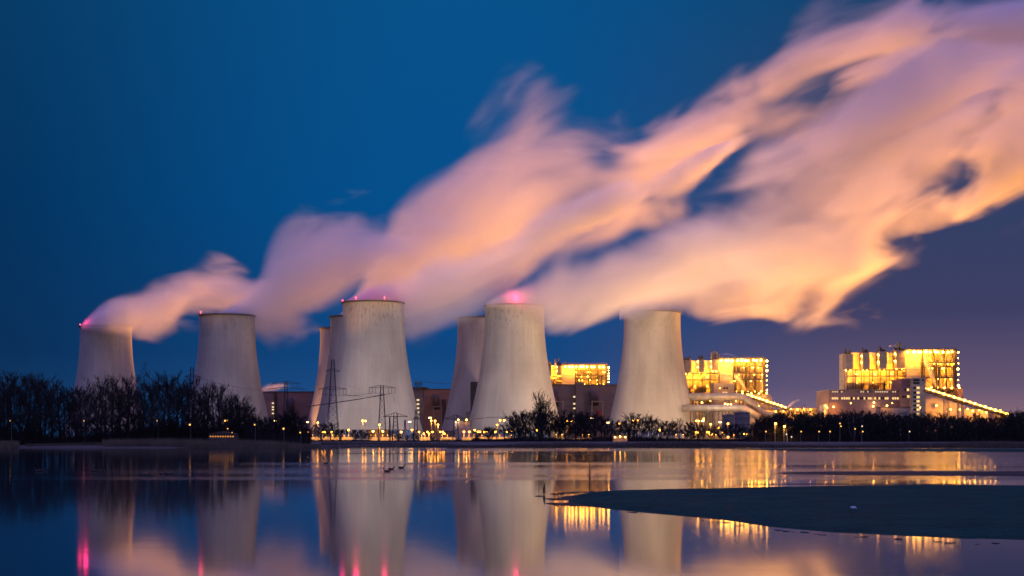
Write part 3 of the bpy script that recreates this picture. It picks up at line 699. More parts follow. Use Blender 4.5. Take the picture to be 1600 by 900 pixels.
def silo(label, px, hw, pt, Y, m):
    t = thing('storage_silo', label, 'silo', (wx(px, Y), Y, .5)); r = hw * Y / FPX; h = wz(pt, Y) - .5
    q = MB(); q.lathe([(r, 0), (r, h)], 32, caps=False); q.build('tank_wall', m, t, smooth=True)
    q = MB(); q.lathe([(r + .25, h - .05), (r + .25, h + .35), (r * .6, h + 1.2), (.3, h + 1.6)], 32); q.build('tank_roof', M_steel, t)
    q = MB()
    for k in range(4): q.lathe([(r + .02, h * (k + .6) / 4.4), (r + .2, h * (k + .6) / 4.4), (r + .2, h * (k + .6) / 4.4 + .3), (r + .02, h * (k + .6) / 4.4 + .3)], 32, caps=False)
    for a in range(10): q.bar(((r+.3)*math.cos(a*.628), (r+.3)*math.sin(a*.628), h), ((r+.3)*math.cos(a*.628), (r+.3)*math.sin(a*.628), h + 1.3), .06)
    q.build('ring_platforms', M_steel, t)
    return t
silo('dark ribbed storage silo below the bend of the big ducts', 1159.5, 11.8, 646, 960, M_cladd)
silo('pale storage silo left of the dark ribbed silo', 1138, 9.5, 650, 985, M_duct)

# --- turbine halls behind the towers
def arch_duct(t, px, ptop, pbot, Y, hw, m=M_darkduct):
    x = wx(px, Y); r = hw * Y / FPX; zt = wz(ptop, Y) - r; zb = wz(pbot, Y)
    pts = [Vector((x - 1.2*r, Y + 2, zt - r*.4))] + [Vector((x - r*.9*math.cos(a) , Y - 1.25*r*math.sin(a) - r*.4, zt - r*.2 + r*.6*math.sin(a))) for a in (.6, 1.2, 1.8, 2.4)] + [Vector((x + r * 1.1, Y - r*.9, zb)), ]
    q = MB(); q.tube([Vector((x, Y + 3, zt)), Vector((x, Y - r*.5, zt)), Vector((x + .1*r, Y - r*1.2, zt - r*.25)), Vector((x + .25*r, Y - r*1.5, zt - r*.9)), Vector((x + .4*r, Y - r*1.55, zb))], r, 16)
    sub(q, 'arched_duct', m, t, smooth=True)
def portal_frame(t, px0, px1, pt, pb, Y, m):
    q = MB(); x0, x1 = wx(px0, Y), wx(px1, Y); z1 = wz(pt, Y); z0 = .5
    for x in (x0, x1): q.box(x - .5, x + .5, Y - .5, Y + .5, z0, z1)
    q.box(x0 - .5, x1 + .5, Y - .45, Y + .45, z1 + .003, z1 + 1.0); q.box(x0, x1, Y - .4, Y + .4, z1 - 12, z1 - 11.3)
    sub(q, 'pipe_frame', m, t)
def hall(label, px0, px1, pt, Y, m, depth=60):
    t = thing('turbine_hall', label, 'turbine hall', (wx((px0+px1)/2, Y), Y, .5), 0, 'turbine halls behind the towers')
    b = MB(); pbox(b, px0, px1, pt, None, Y, depth); sub(b, 'wall', m, t)
    b = MB(); b.box(wx(px0, Y) - .3, wx(px1, Y) + .3, Y - .4, Y + depth, wz(pt, Y), wz(pt, Y) + 1.0); sub(b, 'roof_edge', M_steel, t)
    return t
t = hall('grey turbine hall with two dark arched ducts below the smallest boiler house', 857, 968, 602, 1480, M_hall)
q = MB(); pbox(q, 899, 912.5, 597.3, None, 1474, 12); sub(q, 'stair_block', M_hall, t)
q = MB(); pbox(q, 898.2, 899.4, 597.5, None, 1472, 3); sub(q, 'stair_slot', M_darkduct, t)
for py in (620, 631, 638, 650): 
    q = MB(); q.box(wx(895.5, 1473), wx(899, 1473), 1471.5, 1472.4 , wz(py, 1473) - .8, wz(py, 1473) + .8); sub(q, 'window', M_winw, t)
arch_duct(t, 926.5, 608.5, 634, 1479, 6.3); arch_duct(t, 864.5, 608.5, 636, 1479, 6.3)
portal_frame(t, 925, 942, 628, 660, 1440, M_steelp); portal_frame(t, 866, 880, 628, 660, 1440, M_steelp)
q = MB(); pbox(q, 931, 940.5, 641, 652, 1436, 3); sub(q, 'red_unit', M_redbox, t)
t = hall('reddish turbine hall with an arched duct right of the stained front tower', 660, 735, 609, 1440, M_hall_r)
arch_duct(t, 680, 615.5, 640, 1439, 6.2); portal_frame(t, 677, 690, 636, 665, 1400, M_steelp)
q = MB(); pbox(q, 690, 697, 624, None, 1439, 1.2); sub(q, 'wall_shaft', M_darkduct, t)
t = thing('stair_tower', 'dark narrow stair tower with a lift cage on top beside the reddish hall', 'stair tower', (wx(653, 1400), 1400, .5))
q = MB(); pbox(q, 645, 660.5, 607, None, 1400, 20); sub(q, 'shaft', M_cladd, t)
q = MB(); pbox(q, 640, 668, 605, 607, 1398, 24); sub(q, 'head_platform', M_steel, t)
q = MB()
for a in range(5):
    x = wx(648 + a * 2.6, 1402); q.bar((x, 1402, wz(605, 1402)), (x, 1402, wz(598, 1402)), .22); q.bar((x, 1410, wz(605, 1402)), (x, 1410, wz(598, 1402)), .22)
q.box(wx(647.5, 1402), wx(659, 1402), 1401, 1411, wz(598.4, 1402), wz(597.6, 1402)); q.box(wx(647.5, 1402), wx(659, 1402), 1401.8, 1402.2, wz(601.6, 1402), wz(601.2, 1402)); sub(q, 'lift_cage', M_steel, t)
for k in range(7):
    py = 625 + k * 6.4; q = MB(); q.box(wx(651, 1399), wx(655, 1399), 1399.3, 1399.9, wz(py, 1399) - .8, wz(py, 1399) + .8); sub(q, 'window', M_winw if k not in (5,) else M_wind, t)
t = hall('low reddish hall glimpsed between the clear-rimmed tower and the cluster of three', 404, 500, 613, 1480, M_hall_r)
arch_duct(t, 453, 621, 645, 1479, 6); q = MB(); pbox(q, 428.5, 432, 612, None, 1477, 2.5); sub(q, 'wall_shaft', M_darkduct, t)
for py in (630, 636, 640, 646): 
    q = MB(); q.box(wx(425, 1478), wx(428, 1478), 1477.3, 1478, wz(py, 1478) - .7, wz(py, 1478) + .7); sub(q, 'window', M_winw, t)
t = thing('equipment_block', 'tall dark block wedged between the pinkish and the beige tower', 'building', (wx(741, 1262), 1262, .5))
q = MB(); pbox(q, 735, 749, 596.5, None, 1262, 14); sub(q, 'tall_block', M_darkduct, t)
q = MB(); pbox(q, 728, 737, 643, None, 1258, 3.9); sub(q, 'low_block', M_cladd, t)
t = low_shed('pink-walled low building in front of the pinkish tower', 711, 736, 658, 1000, M_clad, ((716, 656), (729, 656)), 160)
t = low_shed('low grey workshop in front of the stained tower base', 575, 606, 672, 900, M_hall, ((583, 674), (598, 674)), 1500)
# ------------------------------------------------------------------ pylons and lines
M_lat = mat('lattice_steel', (.055, .055, .06), .7, metal=.2)
M_ins = mat('insulator_glass', (.05, .045, .045), .4)
M_wire = mat('line_wire', (.03, .03, .035), .6)
def pylon(label, px, Y, ptop, pbase_w, arms, top_w=.8, kind='lattice_pylon', solid=False):
    """arms: list of (py, half_px, insulators per side)"""
    x, ht = wx(px, Y), wz(ptop, Y) - .6
    t = thing(kind, label, 'pylon', (x, Y, .6), 0, 'power line pylons')
    q = MB(); bw = pbase_w * Y / FPX / 2; n_ = max(5, int(ht / 3.2))
    def wd(z): return bw + (top_w - bw) * min(1, z / (ht * .96)) ** .8
    zs_ = [ht * i / n_ for i in range(n_ + 1)]
    cs = [(-1, -1), (1, -1), (1, 1), (-1, 1)]
    for i in range(n_):
        w0, w1 = wd(zs_[i]), wd(zs_[i+1])
        for k in range(4):
            a, b_ = cs[k], cs[(k+1) % 4]
            q.bar((a[0]*w0, a[1]*w0, zs_[i]), (a[0]*w1, a[1]*w1, zs_[i+1]), .13)
            q.bar((a[0]*w0, a[1]*w0, zs_[i]), (b_[0]*w1, b_[1]*w1, zs_[i+1]), .06); q.bar((b_[0]*w0, b_[1]*w0, zs_[i]), (a[0]*w1, a[1]*w1, zs_[i+1]), .06)
            q.bar((a[0]*w1, a[1]*w1, zs_[i+1]), (b_[0]*w1, b_[1]*w1, zs_[i+1]), .06)
    q.build('lattice_body', M_lat, t)
    tips = []
    for (py, hp, ni) in arms:
        z = wz(py, Y) - .6; L_ = hp * Y / FPX; w = wd(z)
        c = MB()
        for s in (-1, 1):
            for yy in (-w, w):
                c.bar((s * w * .5, yy, z), (s * L_, 0, z), .11); c.bar((s * w * .5, yy, z + 1.5), (s * L_, 0, z + .1), .10)
            for k in range(6):
                f0, f1 = k / 6, (k + 1) / 6
                c.bar((s * L_ * f0, -w * (1 - f0), z + 1.5 * (1 - f0)), (s * L_ * f1, -w * (1 - f1), z), .06)
        c.bar((-L_, 0, z), (L_, 0, z), .09)
        o = c.build('crossarm', M_lat, t)
        for s in (-1, 1):
            for k in range(ni):
                f = 1 - k / max(ni, 1) * .72 - .02; i_ = MB(); X = s * L_ * f
                for j in range(6): i_.lathe([(.07, z - .35 - j*.4), (.22, z - .42 - j*.4), (.07, z - .55 - j*.4)], 6, X, 0)
                i_.bar((X, 0, z), (X, 0, z - 2.9), .06); i_.bar((X - .5, 0, z - 2.9), (X + .5, 0, z - 2.9), .07)
                i_.build('insulator', M_ins, o); tips.append(Vector((x + X, Y, z + .6 - 2.9)))
    return t, tips
P1, tip1 = pylon('tallest lattice pylon, standing before the left edge of the stained front tower', 520, 800, 562, 20, [(580, 11.5, 0), (608, 22, 3)])
P2, tip2 = pylon('broad-armed T-shaped pylon before the middle of the stained front tower', 597, 800, 603, 14, [(606, 20.5, 3)])
P3, tip3 = pylon('dark-topped pylon with twin wide arms before the low reddish hall', 447, 1000, 596, 13, [(599, 22, 3), (608, 30, 3)])
P4, tip4 = pylon('pylon tip rising out of the bare grove beside the clear-rimmed tower', 300, 800, 574, 14, [(589, 12, 0)])
def line_portal(label, px, Y, hp, ptop, legs):
    t = thing('line_portal', label, 'gantry', (wx(px, Y), Y, .6), 0, 'flat-topped line gantries near the shore')
    z = wz(ptop, Y) - .6; L_ = hp * Y / FPX
    c = MB()
    for yy in (-.8, .8):
        c.bar((-L_, yy * .2, z), (L_, yy * .2, z), .16); c.bar((-L_, 0, z), (0, yy, z + 1.9), .11); c.bar((L_, 0, z), (0, yy, z + 1.9), .11)
        for k in range(10):
            f = -1 + k * .2; c.bar((L_ * f, yy*.2, z), (L_ * (f + .1), yy*.6, z + 1.9 * (1 - abs(f + .1))), .06)
    c.build('beam', M_lat, t)
    for lx, w in legs:
        q = MB(); X = lx * Y / FPX
        for s in (-1, 1):
            for s2 in (-1, 1): q.bar((X + s * w, s2 * w, 0), (X + s * w * .45, s2 * w * .45, z + (1.6 if w > .7 else 0)), .12)
        for k in range(7):
            z0, z1 = z * k / 7, z * (k + 1) / 7; a0, a1 = w * (1 - .55 * k / 7), w * (1 - .55 * (k + 1) / 7)
            for s2 in (-1, 1): q.bar((X - a0, s2*a0, z0), (X + a1, s2*a1, z1), .06); q.bar((X + a0, s2*a0, z0), (X - a1, s2*a1, z1), .06)
        q.build('leg', M_lat, t)
    return t
line_portal('flat-topped gantry standing before the right side of the stained front tower', 618, 640, 19, 651, ((0, 1.5), (-9, .3)))
line_portal('flat-topped gantry in front of the pinkish tower', 712, 640, 17, 654.5, ((0, 1.4),))
line_portal('flat-topped gantry over the bushes at the foot of the beige tower', 812, 640, 30, 654.5, ((12, 1.4),))
def steel_pole(label, px, Y, pt, w):
    t = MB(); t.lathe([(w, 0), (w * .9, wz(pt, Y) - .6), (w * .5, wz(pt, Y) - .4)], 10)
    return tag(t.build('steel_chimney', M_cladd, loc=(wx(px, Y), Y, .5)), label, 'chimney')
steel_pole('slim dark chimney stub right of the shore gantry', 633, 700, 656, .55)
t, _ = pylon('slender lattice mast before the dark stair tower', 650, 760, 640, 9, [(655, 5, 0)], top_w=.35, kind='lattice_mast')
def cable(label, a, b_, sag, r=.11, group='power lines'):
    a, b_ = Vector(a), Vector(b_); pts = [a.lerp(b_, i / 30) - Vector((0, 0, sag * 4 * (i/30) * (1 - i/30))) for i in range(31)]
    q = MB(); q.tube(pts, r, 5); return tag(q.build('power_line', M_wire), label, 'cable', group)
cable('thick power line climbing from the low bushes to the dark stair tower', at(480, 635, 780), at(648, 607, 1390), 1.0, .30)
for i, k in enumerate((1, 4)):
    cable('power line strung from the tallest pylon towards the broad-armed pylon', tip1[k], tip2[k], 1.2 + .2 * i, .09)
cable('power line sagging before the base of the beige tower', at(740, 655, 640) , at(900, 668, 640), -2.5, .10)
cable('upper power line crossing from the reddish hall to the beige tower', at(648, 594, 1398), at(790, 588, 1300), 5, .16)
cable('power line from the grove pylon towards the twin-armed pylon', at(310, 590, 800), at(425, 609, 1000), 2, .10)
cable('power line between the beige tower and the rightmost tower, upper of two', at(940, 584, 1500), at(980, 574, 1350), 1, .16)
cable('power line between the beige tower and the rightmost tower, lower of two', at(940, 604, 1500), at(980, 596, 1350), 1, .16)
# ------------------------------------------------------------------ street lamps, boundary walls
M_pole = mat('lamp_pole', (.30, .29, .27), .5, metal=.4)
M_head = mat('lamp_housing', (.10, .10, .10), .5)
M_bulb = glow('sodium_bulb', (1.0, .33, .028), 30.0)
M_bulbw = glow('white_bulb', (1.0, .80, .50), 1.4)
M_bulbd = glow('dim_bulb', (1.0, .46, .08), 2.2); M_wdim = glow('dim_window', (1.0, .36, .07), .8)
_lm = {}
def street_lamp(px, py, Y, label, watts=0, group='sodium street lamps along the far shore', globe=.42, white=False, dim=False):
    h = wz(py, Y) - .7; key = (round(h), white, globe, dim)
    t = thing('street_lamp', label, 'street lamp', (wx(px, Y), Y, .7), 0, group)
    if key not in _lm:
        p = MB(); p.bar((0, 0, 0), (0, 0, round(h) + .2), .14, 8, .07); p.bar((0, 0, round(h) + .2), (0, -1.0, round(h) + .45), .06, 6); a = p.build('pole', M_head if dim else M_pole, t)
        q = MB(); q.box(-.3, .3, -1.5, -.6, round(h) + .40, round(h) + .62); b = q.build('lamp_housing', M_head, t)
        g = MB(); g.ball((0, -1.05, round(h) + .1), globe, 5); c = g.build('bulb', M_bulbw if white else (M_bulbd if dim else M_bulb), t)
        _lm[key] = (a.data, b.data, c.data)
    else:
        for nm, d in zip(('pole', 'lamp_housing', 'bulb'), _lm[key]):
            o = bpy.data.objects.new(nm, d); C.objects.link(o); o.parent = t
    if watts: lamp(t, (0, -1.05, round(h) - globe - .35), watts, SODIUM, .3, aim=(0, .35, -1), cone=160)
    return t
WP = 2600.0
tall = [
 (497, 662, 690, 'tall lit lamp left of the tallest pylon, by the shore wall', 1), (567, 657, 690, 'tall lamp left of the broad-armed pylon, above a round dark bush', 1),
 (571.5, 658, 700, 'dim lamp close right of the tall one above a round dark bush', 0),
 (593, 663, 690, 'tall lamp directly below the broad-armed pylon', 1), (674, 657, 690, 'left of three tall lamps clustered before the reddish hall', 1), (680, 657, 700, 'middle of three tall lamps clustered before the reddish hall', 1),
 (684.5, 662.5, 690, 'right and lowest of three tall lamps clustered before the reddish hall', 1), (777, 663, 690, 'tall lamp at the left foot of the beige tower', 1), (781.5, 658, 760, 'left of two small high lamps at the foot of the beige tower', 0),
 (788, 657.5, 760, 'right of two small high lamps at the foot of the beige tower', 0), (886, 658, 690, 'left of a pair of lamps among bushes below the grey turbine hall', 1), (893, 658, 700, 'right of a pair of lamps among bushes below the grey turbine hall', .4),
 (967.5, 663.5, 640, 'double-bright lamp over a lit hut left of the rightmost tower', 1), (989.5, 658.5, 680, 'left of two lamps above low trees at the rightmost tower base', .5), (996.5, 658.5, 680, 'right of two lamps above low trees at the rightmost tower base', .5),
 (1052.5, 664, 650, 'lone lamp at the right foot of the rightmost tower', .6), (1091, 658, 700, 'left of two high lamps beneath the big ducts', .6), (1099, 656, 700, 'right of two high lamps beneath the big ducts', .6),
 (1110, 663, 660, 'lamp left of the pale storage silo', .6), (1137, 664, 640, 'lamp before the pale storage silo', .6), (1211, 664, 538, 'left of two yellowish lamps at the left end of the right woods', .4), (1225, 666, 538, 'right of two yellowish lamps at the left end of the right woods', .4)]
for px, py, Y, lb, k in tall: street_lamp(px, py, Y, lb, WP * k)
small = [
 (482, 675, 800, 'leftmost of the low lamps behind the left shore wall'), (504, 675, 800, 'left lamp of a close low pair right of the tall left lamp'), (508, 675, 805, 'right lamp of a close low pair right of the tall left lamp'), (518, 675, 800, 'low lamp below the tallest pylon'),
 (545, 672, 780, 'bright low lamp between the tallest and the broad-armed pylon'), (627, 675, 800, 'low lamp left of the slim chimney stub'), (644, 672.5, 780, 'bright low lamp right of the slim chimney stub')]
for px, py, Y, lb in small: street_lamp(px, py, Y, lb, WP * .25, 'low lamps behind the left shore wall', globe=.5)
for i, (px, py) in enumerate(((655, 675), (662.5, 677), (668, 676.5), (670.5, 676.5), (676, 676), (688, 676), (692, 675.5), (694.5, 676.5))):
    street_lamp(px, py, 790 + 5 * (i % 3), 'small low lamp under the three tall clustered lamps', WP * .4 * (i % 3 == 0), 'low lamps below the three clustered tall lamps', globe=.42)
for i, (px, py) in enumerate(((725, 675), (733.5, 675), (742, 673), (747, 675), (750, 675.5), (757, 675), (761, 675), (774, 675), (792.5, 674), (800, 674))):
    street_lamp(px, py, 780 + 6 * (i % 3), 'low lamp in the row at the foot of the pinkish and beige towers', WP * .4 * (i % 3 == 0), 'row of low lamps at the foot of the two middle towers', globe=.46)
for i, (px, py, w) in enumerate(((839, 673, 0), (885.5, 672, 0), (867, 675, 1), (870, 676, 1), (1030.5, 673, 0), (1042, 676, 1), (1035, 677, 1))):
    street_lamp(px, py, 620, ('whitish' if w else 'orange') + ' lamp glinting among the bushes between the beige and the rightmost tower', WP * .06, 'whitish lamps among the middle bushes' if w else 'orange lamps among the middle bushes', globe=.34, white=bool(w))
for i, (px, py) in enumerate(((1088, 659), (1086.5, 675), (1089.5, 675), (1104.5, 675), (1113, 679), (1122, 668.5), (1107, 676), (1129, 675), (1137, 682))):
    street_lamp(px, py, 615, 'small lamp scattered among the trees below the big ducts', WP * .15 * (i % 2), 'small lamps below the big ducts', globe=.36)
for i, (px, py) in enumerate(((1156, 677), (1162, 677), (1166, 677))):
    street_lamp(px, py, 800, 'small lamp on the ground before the dark ribbed silo', WP * .2, 'small lamps at the dark silo', globe=.4, white=i == 0)
for i, (px, py) in enumerate(((1196, 673), (1228, 678), (1236, 682), (1251, 673), (1279, 675), (1296, 675), (1313, 667), (1311.5, 664), (1335, 669), (1346, 667), (1347, 674), (1420, 676))):
    street_lamp(px, py, 532, 'faint lamp glinting between the trunks of the dark woods at right', 0, 'faint lamps in the right woods', globe=.26, dim=True, white=px in (1228, 1236, 1346, 1420))
for i, (px, py, g) in enumerate(((18, 657, .10), (133, 657, .12), (247, 657, .12), (298, 664, .24), (353, 658, .24), (356.5, 658, .18), (357, 671, .14), (364, 675, .12), (399, 663, .18), (444, 672, .24), (470, 675, .18))):
    street_lamp(px, py, 361.5, 'small lamp shining through the bare grove on the left shore', 0, 'small lamps within the left grove', globe=g, dim=True)
# lit windows of a low cabin behind the grove
t = thing('lakeside_cabin', 'low dark cabin with a row of orange windows under the grove', 'cabin', (wx(347, 480), 358, .3))
Y = 358; b = MB(); b.box(wx(326, Y), wx(368, Y), Y, Y + 5, .2, wz(678, Y)); sub(b, 'wall', M_head, t)
b = MB(); b.prism([(wx(325, Y), wz(678, Y)), (wx(369, Y), wz(678, Y)), (wx(347, Y), wz(674, Y))], Y - .3, Y + 5.3); sub(b, 'roof', M_steel, t)
for k in range(10):
    q = MB(); x = wx(329 + k * 3.9, Y); z = wz(682, Y); q.box(x - .17, x + .17, Y - .1, Y + .1, z - .17, z + .17); sub(q, 'window', M_wdim, t)
# pale boundary wall, one run per lit stretch, lit by the lamps before it
M_wall = mat('boundary_concrete', (.50, .44, .36), .85, var=.3, scale=.3)
def shore_wall(label, px0, px1, pt, Y, h=None):
    t = thing('boundary_wall', label, 'wall', (wx((px0+px1)/2, Y), Y, .6), 0, 'pale boundary walls along the shore')
    x0, x1 = wx(px0, Y) - t.location.x, wx(px1, Y) - t.location.x; z1 = wz(pt, Y) - .6
    b = MB(); b.box(x0, x1, 0, .25, 0, z1); b.build('wall_panel', M_wall, t)
    b = MB(); b.box(x0 - .05, x1 + .05, -.06, .31, z1 + .002, z1 + .16); b.build('coping', M_steelp, t)
    for k in range(int((x1 - x0) / 3.2) + 1):
        q = MB(); x = x0 + k * 3.2; q.box(x - .12, x + .12, -.1, -.002, 0, z1 - .01); q.build('wall_post', M_steelp, t)
    return t
def strip_lamps(pxs, Y, label, watts, h=3.4):
    for px in pxs: street_lamp(px, HORIZ - (h + .7 - CAMZ) / Y * FPX, Y, label, watts, 'low lamps lighting the shore walls', globe=.10)
for (a, b_, lb) in ((478, 500, 'lit boundary wall at the far left end, under the tall left lamp'), (503, 531, 'lit boundary wall below the tallest pylon'), (534, 552, 'bright boundary wall left of the round dark bush'), (577, 590, 'bright boundary wall right of the round dark bush'), (594.5, 620, 'lit boundary wall below the broad-armed pylon'),
                    (656, 672, 'bright boundary wall under the left two clustered lamps'), (688, 712, 'lit boundary wall right of the three clustered lamps'), (722, 746, 'bright boundary wall below the pinkish tower'), (748, 802, 'long lit boundary wall at the foot of the beige tower')):
    shore_wall(lb, a, b_, 683.2, 700)
for a in range(0, 2):
    pass
strip_lamps([481, 489, 497, 510, 520, 528, 538, 545, 551, 580, 587, 598, 606, 615, 659, 664, 670, 691, 699, 708, 725, 733, 741, 753, 762, 771, 781, 790, 799], 695, 'low lamp lighting the pale wall along the shore', WP * .38)
for (a, b_, lb) in ((866, 882, 'lit wall glimpsed under the bushes at the left of the grey turbine hall'), (896, 925, 'lit wall glimpsed under the bushes below the red unit'), (1052, 1072, 'reddish lit wall right of the rightmost tower'), (1104, 1152, 'reddish lit wall below the storage silos')):
    shore_wall(lb, a, b_, 685, 606)
strip_lamps([869, 878, 899, 910, 920, 1056, 1067, 1108, 1118, 1132, 1146], 602, 'low lamp lighting a wall beneath the middle bushes', WP * .16, h=2.8)
low_shed('brightly lit hut under trees left of the rightmost tower', 958, 980, 681.5, 560, M_wall, ((961, 683), (969, 682), (977, 683)), 160, depth=5)
# ------------------------------------------------------------------ bare trees, shrubs, reeds
M_bark = mat('bark', (.022, .020, .019), .95, var=.4, scale=2.0)
M_birch = mat('birch_bark', (.30, .28, .25), .9, var=.5, scale=3.0, zs=4)
M_twig = mat('twigs', (.017, .017, .016), .95, var=.35, scale=1.0)
M_needle = mat('needles', (.026, .036, .030), .95, var=.4, scale=1.0)
def make_tree(seed, h, spread, limbs=11, birch=False, bare=.32, vase=.5, twr=.024, sub_n=6, tw_n=4, needle=False, ftop=1.0):
    rg = random.Random(seed); tr = MB(); tw = MB()
    def rv(): return Vector((rg.uniform(-1, 1), rg.uniform(-1, 1), rg.uniform(-1, 1)))
    def branch(mb, p, d, ln, r, nseg, wob, up, n):
        pts = [p.copy()]; d = d.normalized()
        for i in range(nseg):
            d = (d + rv() * wob + Vector((0, 0, up))).normalized(); q = pts[-1] + d * ln / nseg
            r0 = r * (1 - .75 * i / nseg); r1 = r * (1 - .75 * (i + 1) / nseg)
            mb.bar(pts[-1], q, r0, n, r1); pts.append(q)
        return pts, d
    tp, _ = branch(tr, Vector((0, 0, -.2)), Vector((rg.uniform(-.06, .06), rg.uniform(-.06, .06), 1)), h * .84, h * .016 + .05, 9, .055, .05, 6)
    for i in range(limbs):
        f = bare + (ftop - bare) * (i + rg.random() * .8) / limbs; k = f * 9; a = tp[min(int(k), 8)].lerp(tp[min(int(k) + 1, 9)], k % 1)
        az_ = i * 2.4 + rg.uniform(-.5, .5); prof = math.sin(math.pi * min(.97, (f - bare) / (1 - bare) * .75 + .25)) ** .7
        ln = spread * (.35 + .65 * prof) * rg.uniform(.8, 1.15)
        d = Vector((math.cos(az_), math.sin(az_), vase * (1.15 - f * .6) + .55 * f * rg.uniform(.6, 1.1)))
        lp, _ = branch(tr, a, d, ln, .05 + h * .004 * (1.2 - f), 5, .16, .05, 4)
        for j in range(sub_n):
            g = .25 + .75 * (j + rg.random()) / sub_n; kk = g * 5; b = lp[min(int(kk), 4)].lerp(lp[min(int(kk) + 1, 5)], kk % 1)
            bd = (lp[-1] - lp[0]).normalized() + rv() * .65 + Vector((0, 0, .4))
            bl = ln * rg.uniform(.35, .6); bp, _ = branch(tw, b, bd, bl, .04, 3, .12, .10, 3)
            for m in range(tw_n):
                u = rg.uniform(.2, 1); ku = u * 3; c = bp[min(int(ku), 2)].lerp(bp[min(int(ku) + 1, 3)], ku % 1)
                td = (bp[-1] - bp[0]).normalized() + rv() * .75 + Vector((0, 0, .3)); tl = bl * rg.uniform(.3, .65)
                qp, _ = branch(tw, c, td, tl, twr, 2, .12, .08, 3)
                for w in range(4 if not needle else 6):
                    e = qp[0].lerp(qp[-1], rg.random()); fd = (td.normalized() + rv() * .8).normalized()
                    tw.bar(e, e + fd * tl * rg.uniform(.3, .6), twr * (.8 if not needle else 2.2), 3, .012)
    return tr, tw, birch, needle
VAR = {}
def variant(key, **kw):
    tr, tw, birch, nd = make_tree(**kw)
    t = thing('proto', 'x', 'tree'); a = tr.build('trunk', M_birch if birch else M_bark, t); b = tw.build('crown', M_needle if nd else M_twig, t)
    VAR[key] = (a.data, b.data)
    for o in (a, b, t): bpy.data.objects.remove(o)
for i in range(6): variant(('bare', i), seed=100 + i, h=15, spread=(4.2, 5.0, 3.4, 4.6, 3.8, 5.2)[i], limbs=(13, 14, 12, 15, 12, 13)[i], vase=(.5, .35, .8, .45, .7, .3)[i], bare=(.30, .36, .28, .25, .4, .33)[i])
for i in range(3): variant(('shrub', i), seed=200 + i, h=7, spread=3.2, limbs=14, bare=.06, vase=.7, twr=.032, tw_n=6)
for i in range(3): variant(('dense', i), seed=300 + i, h=12, spread=3.0, limbs=17, bare=.12, vase=.25, twr=.038, tw_n=6, needle=True)
for i in range(2): variant(('birch', i), seed=400 + i, h=12, spread=2.6, limbs=12, bare=.35, vase=.9, birch=True)
variant(('poplar', 0), seed=500, h=13, spread=8.0, limbs=22, bare=.06, vase=3.4, ftop=.45, twr=.05)
BASEH = {'bare': 13.4, 'shrub': 7, 'dense': 12, 'birch': 12, 'poplar': 15.2}
trng = random.Random(77)
def gz(Y, x):
    dy = Y - shore_y(x); return -.1 if dy < 0 else (.25 * dy / 2 if dy < 2 else (.25 + .3 * (dy - 2) / 6 if dy < 8 else (.55 + .25 * (dy - 8) / 22 if dy < 30 else .8 + .2 * min(1, (dy - 30) / 170))))
def tree(kind, px, ptop, Y, label, group, cat='tree', name=None, widen=1.0):
    i = trng.choice([k[1] for k in VAR if k[0] == kind]); x = wx(px, Y); z0 = gz(Y, x) - .15
    s = (wz(ptop, Y) - z0) / BASEH[kind]
    t = thing(name or {'bare': 'bare_tree', 'shrub': 'bare_shrub', 'dense': 'dense_tree', 'birch': 'birch_tree', 'poplar': 'upright_tree'}[kind], label, cat, (x, Y, z0), trng.uniform(0, 6.28), group)
    w = s * widen * trng.uniform(.9, 1.1); t.scale = (w, w, s)
    for nm, d in zip(('trunk', 'crown'), VAR[(kind, i)]):
        o = bpy.data.objects.new(nm, d); C.objects.link(o); o.parent = t
    return t
def prof_at(prof, px):
    for (a, b), (c, d) in zip(prof, prof[1:]):
        if a <= px <= c: return b + (d - b) * (px - a) / (c - a)
    return prof[-1][1]
LEFT = [(-40, 592), (0, 592), (18, 586), (40, 590), (60, 598), (100, 600), (130, 603), (150, 598), (172, 591), (200, 594), (214, 606), (232, 600), (255, 589), (275, 592), (300, 599), (330, 602), (345, 604), (360, 614), (374, 626), (386, 640), (400, 648), (430, 652), (452, 644), (470, 648), (480, 664)]
segs = [(-40, 60, 'bare tree of the tall clump at the extreme left of the grove'), (60, 128, 'bare tree in the level-topped stretch of grove left of the distant tower'), (128, 213, 'bare tree of the grove directly below the distant tower'), (213, 300, 'bare tree of the tall clump between the distant and the clear-rimmed tower'), (300, 380, 'bare tree at the sloping right end of the grove before the clear-rimmed tower')]
px = -30.0; row = 0
while px < 378:
    for row in range(2):
        q = px + trng.uniform(-5, 5) + row * 5
        lb = next(l for a, b, l in segs if a <= max(-39, min(379, q)) < b)
        tp = prof_at(LEFT, q) + trng.choice((-3, 0, 4, 9, 15)) + row * trng.uniform(0, 8)
        tree('bare' if trng.random() < .9 else 'birch', q, tp, trng.uniform(362, 380) + row * 26, lb, lb.replace('bare tree', 'bare trees'))
    px += 13.5
for px_ in range(372, 482, 9):
    tree('shrub', px_ + trng.uniform(-3, 3), prof_at(LEFT, min(479, px_)) + trng.uniform(0, 6), trng.uniform(366, 395), 'low bushy tree at the tapering right end of the left grove', 'low bushy trees right of the left grove')
for px_ in range(-30, 380, 21):
    tree('shrub', px_ + trng.uniform(-4, 4), 652 + trng.uniform(-8, 8), trng.uniform(361, 372), 'leafless shrub filling the foot of the left grove', 'leafless shrubs under the left grove', cat='shrub', widen=1.3)
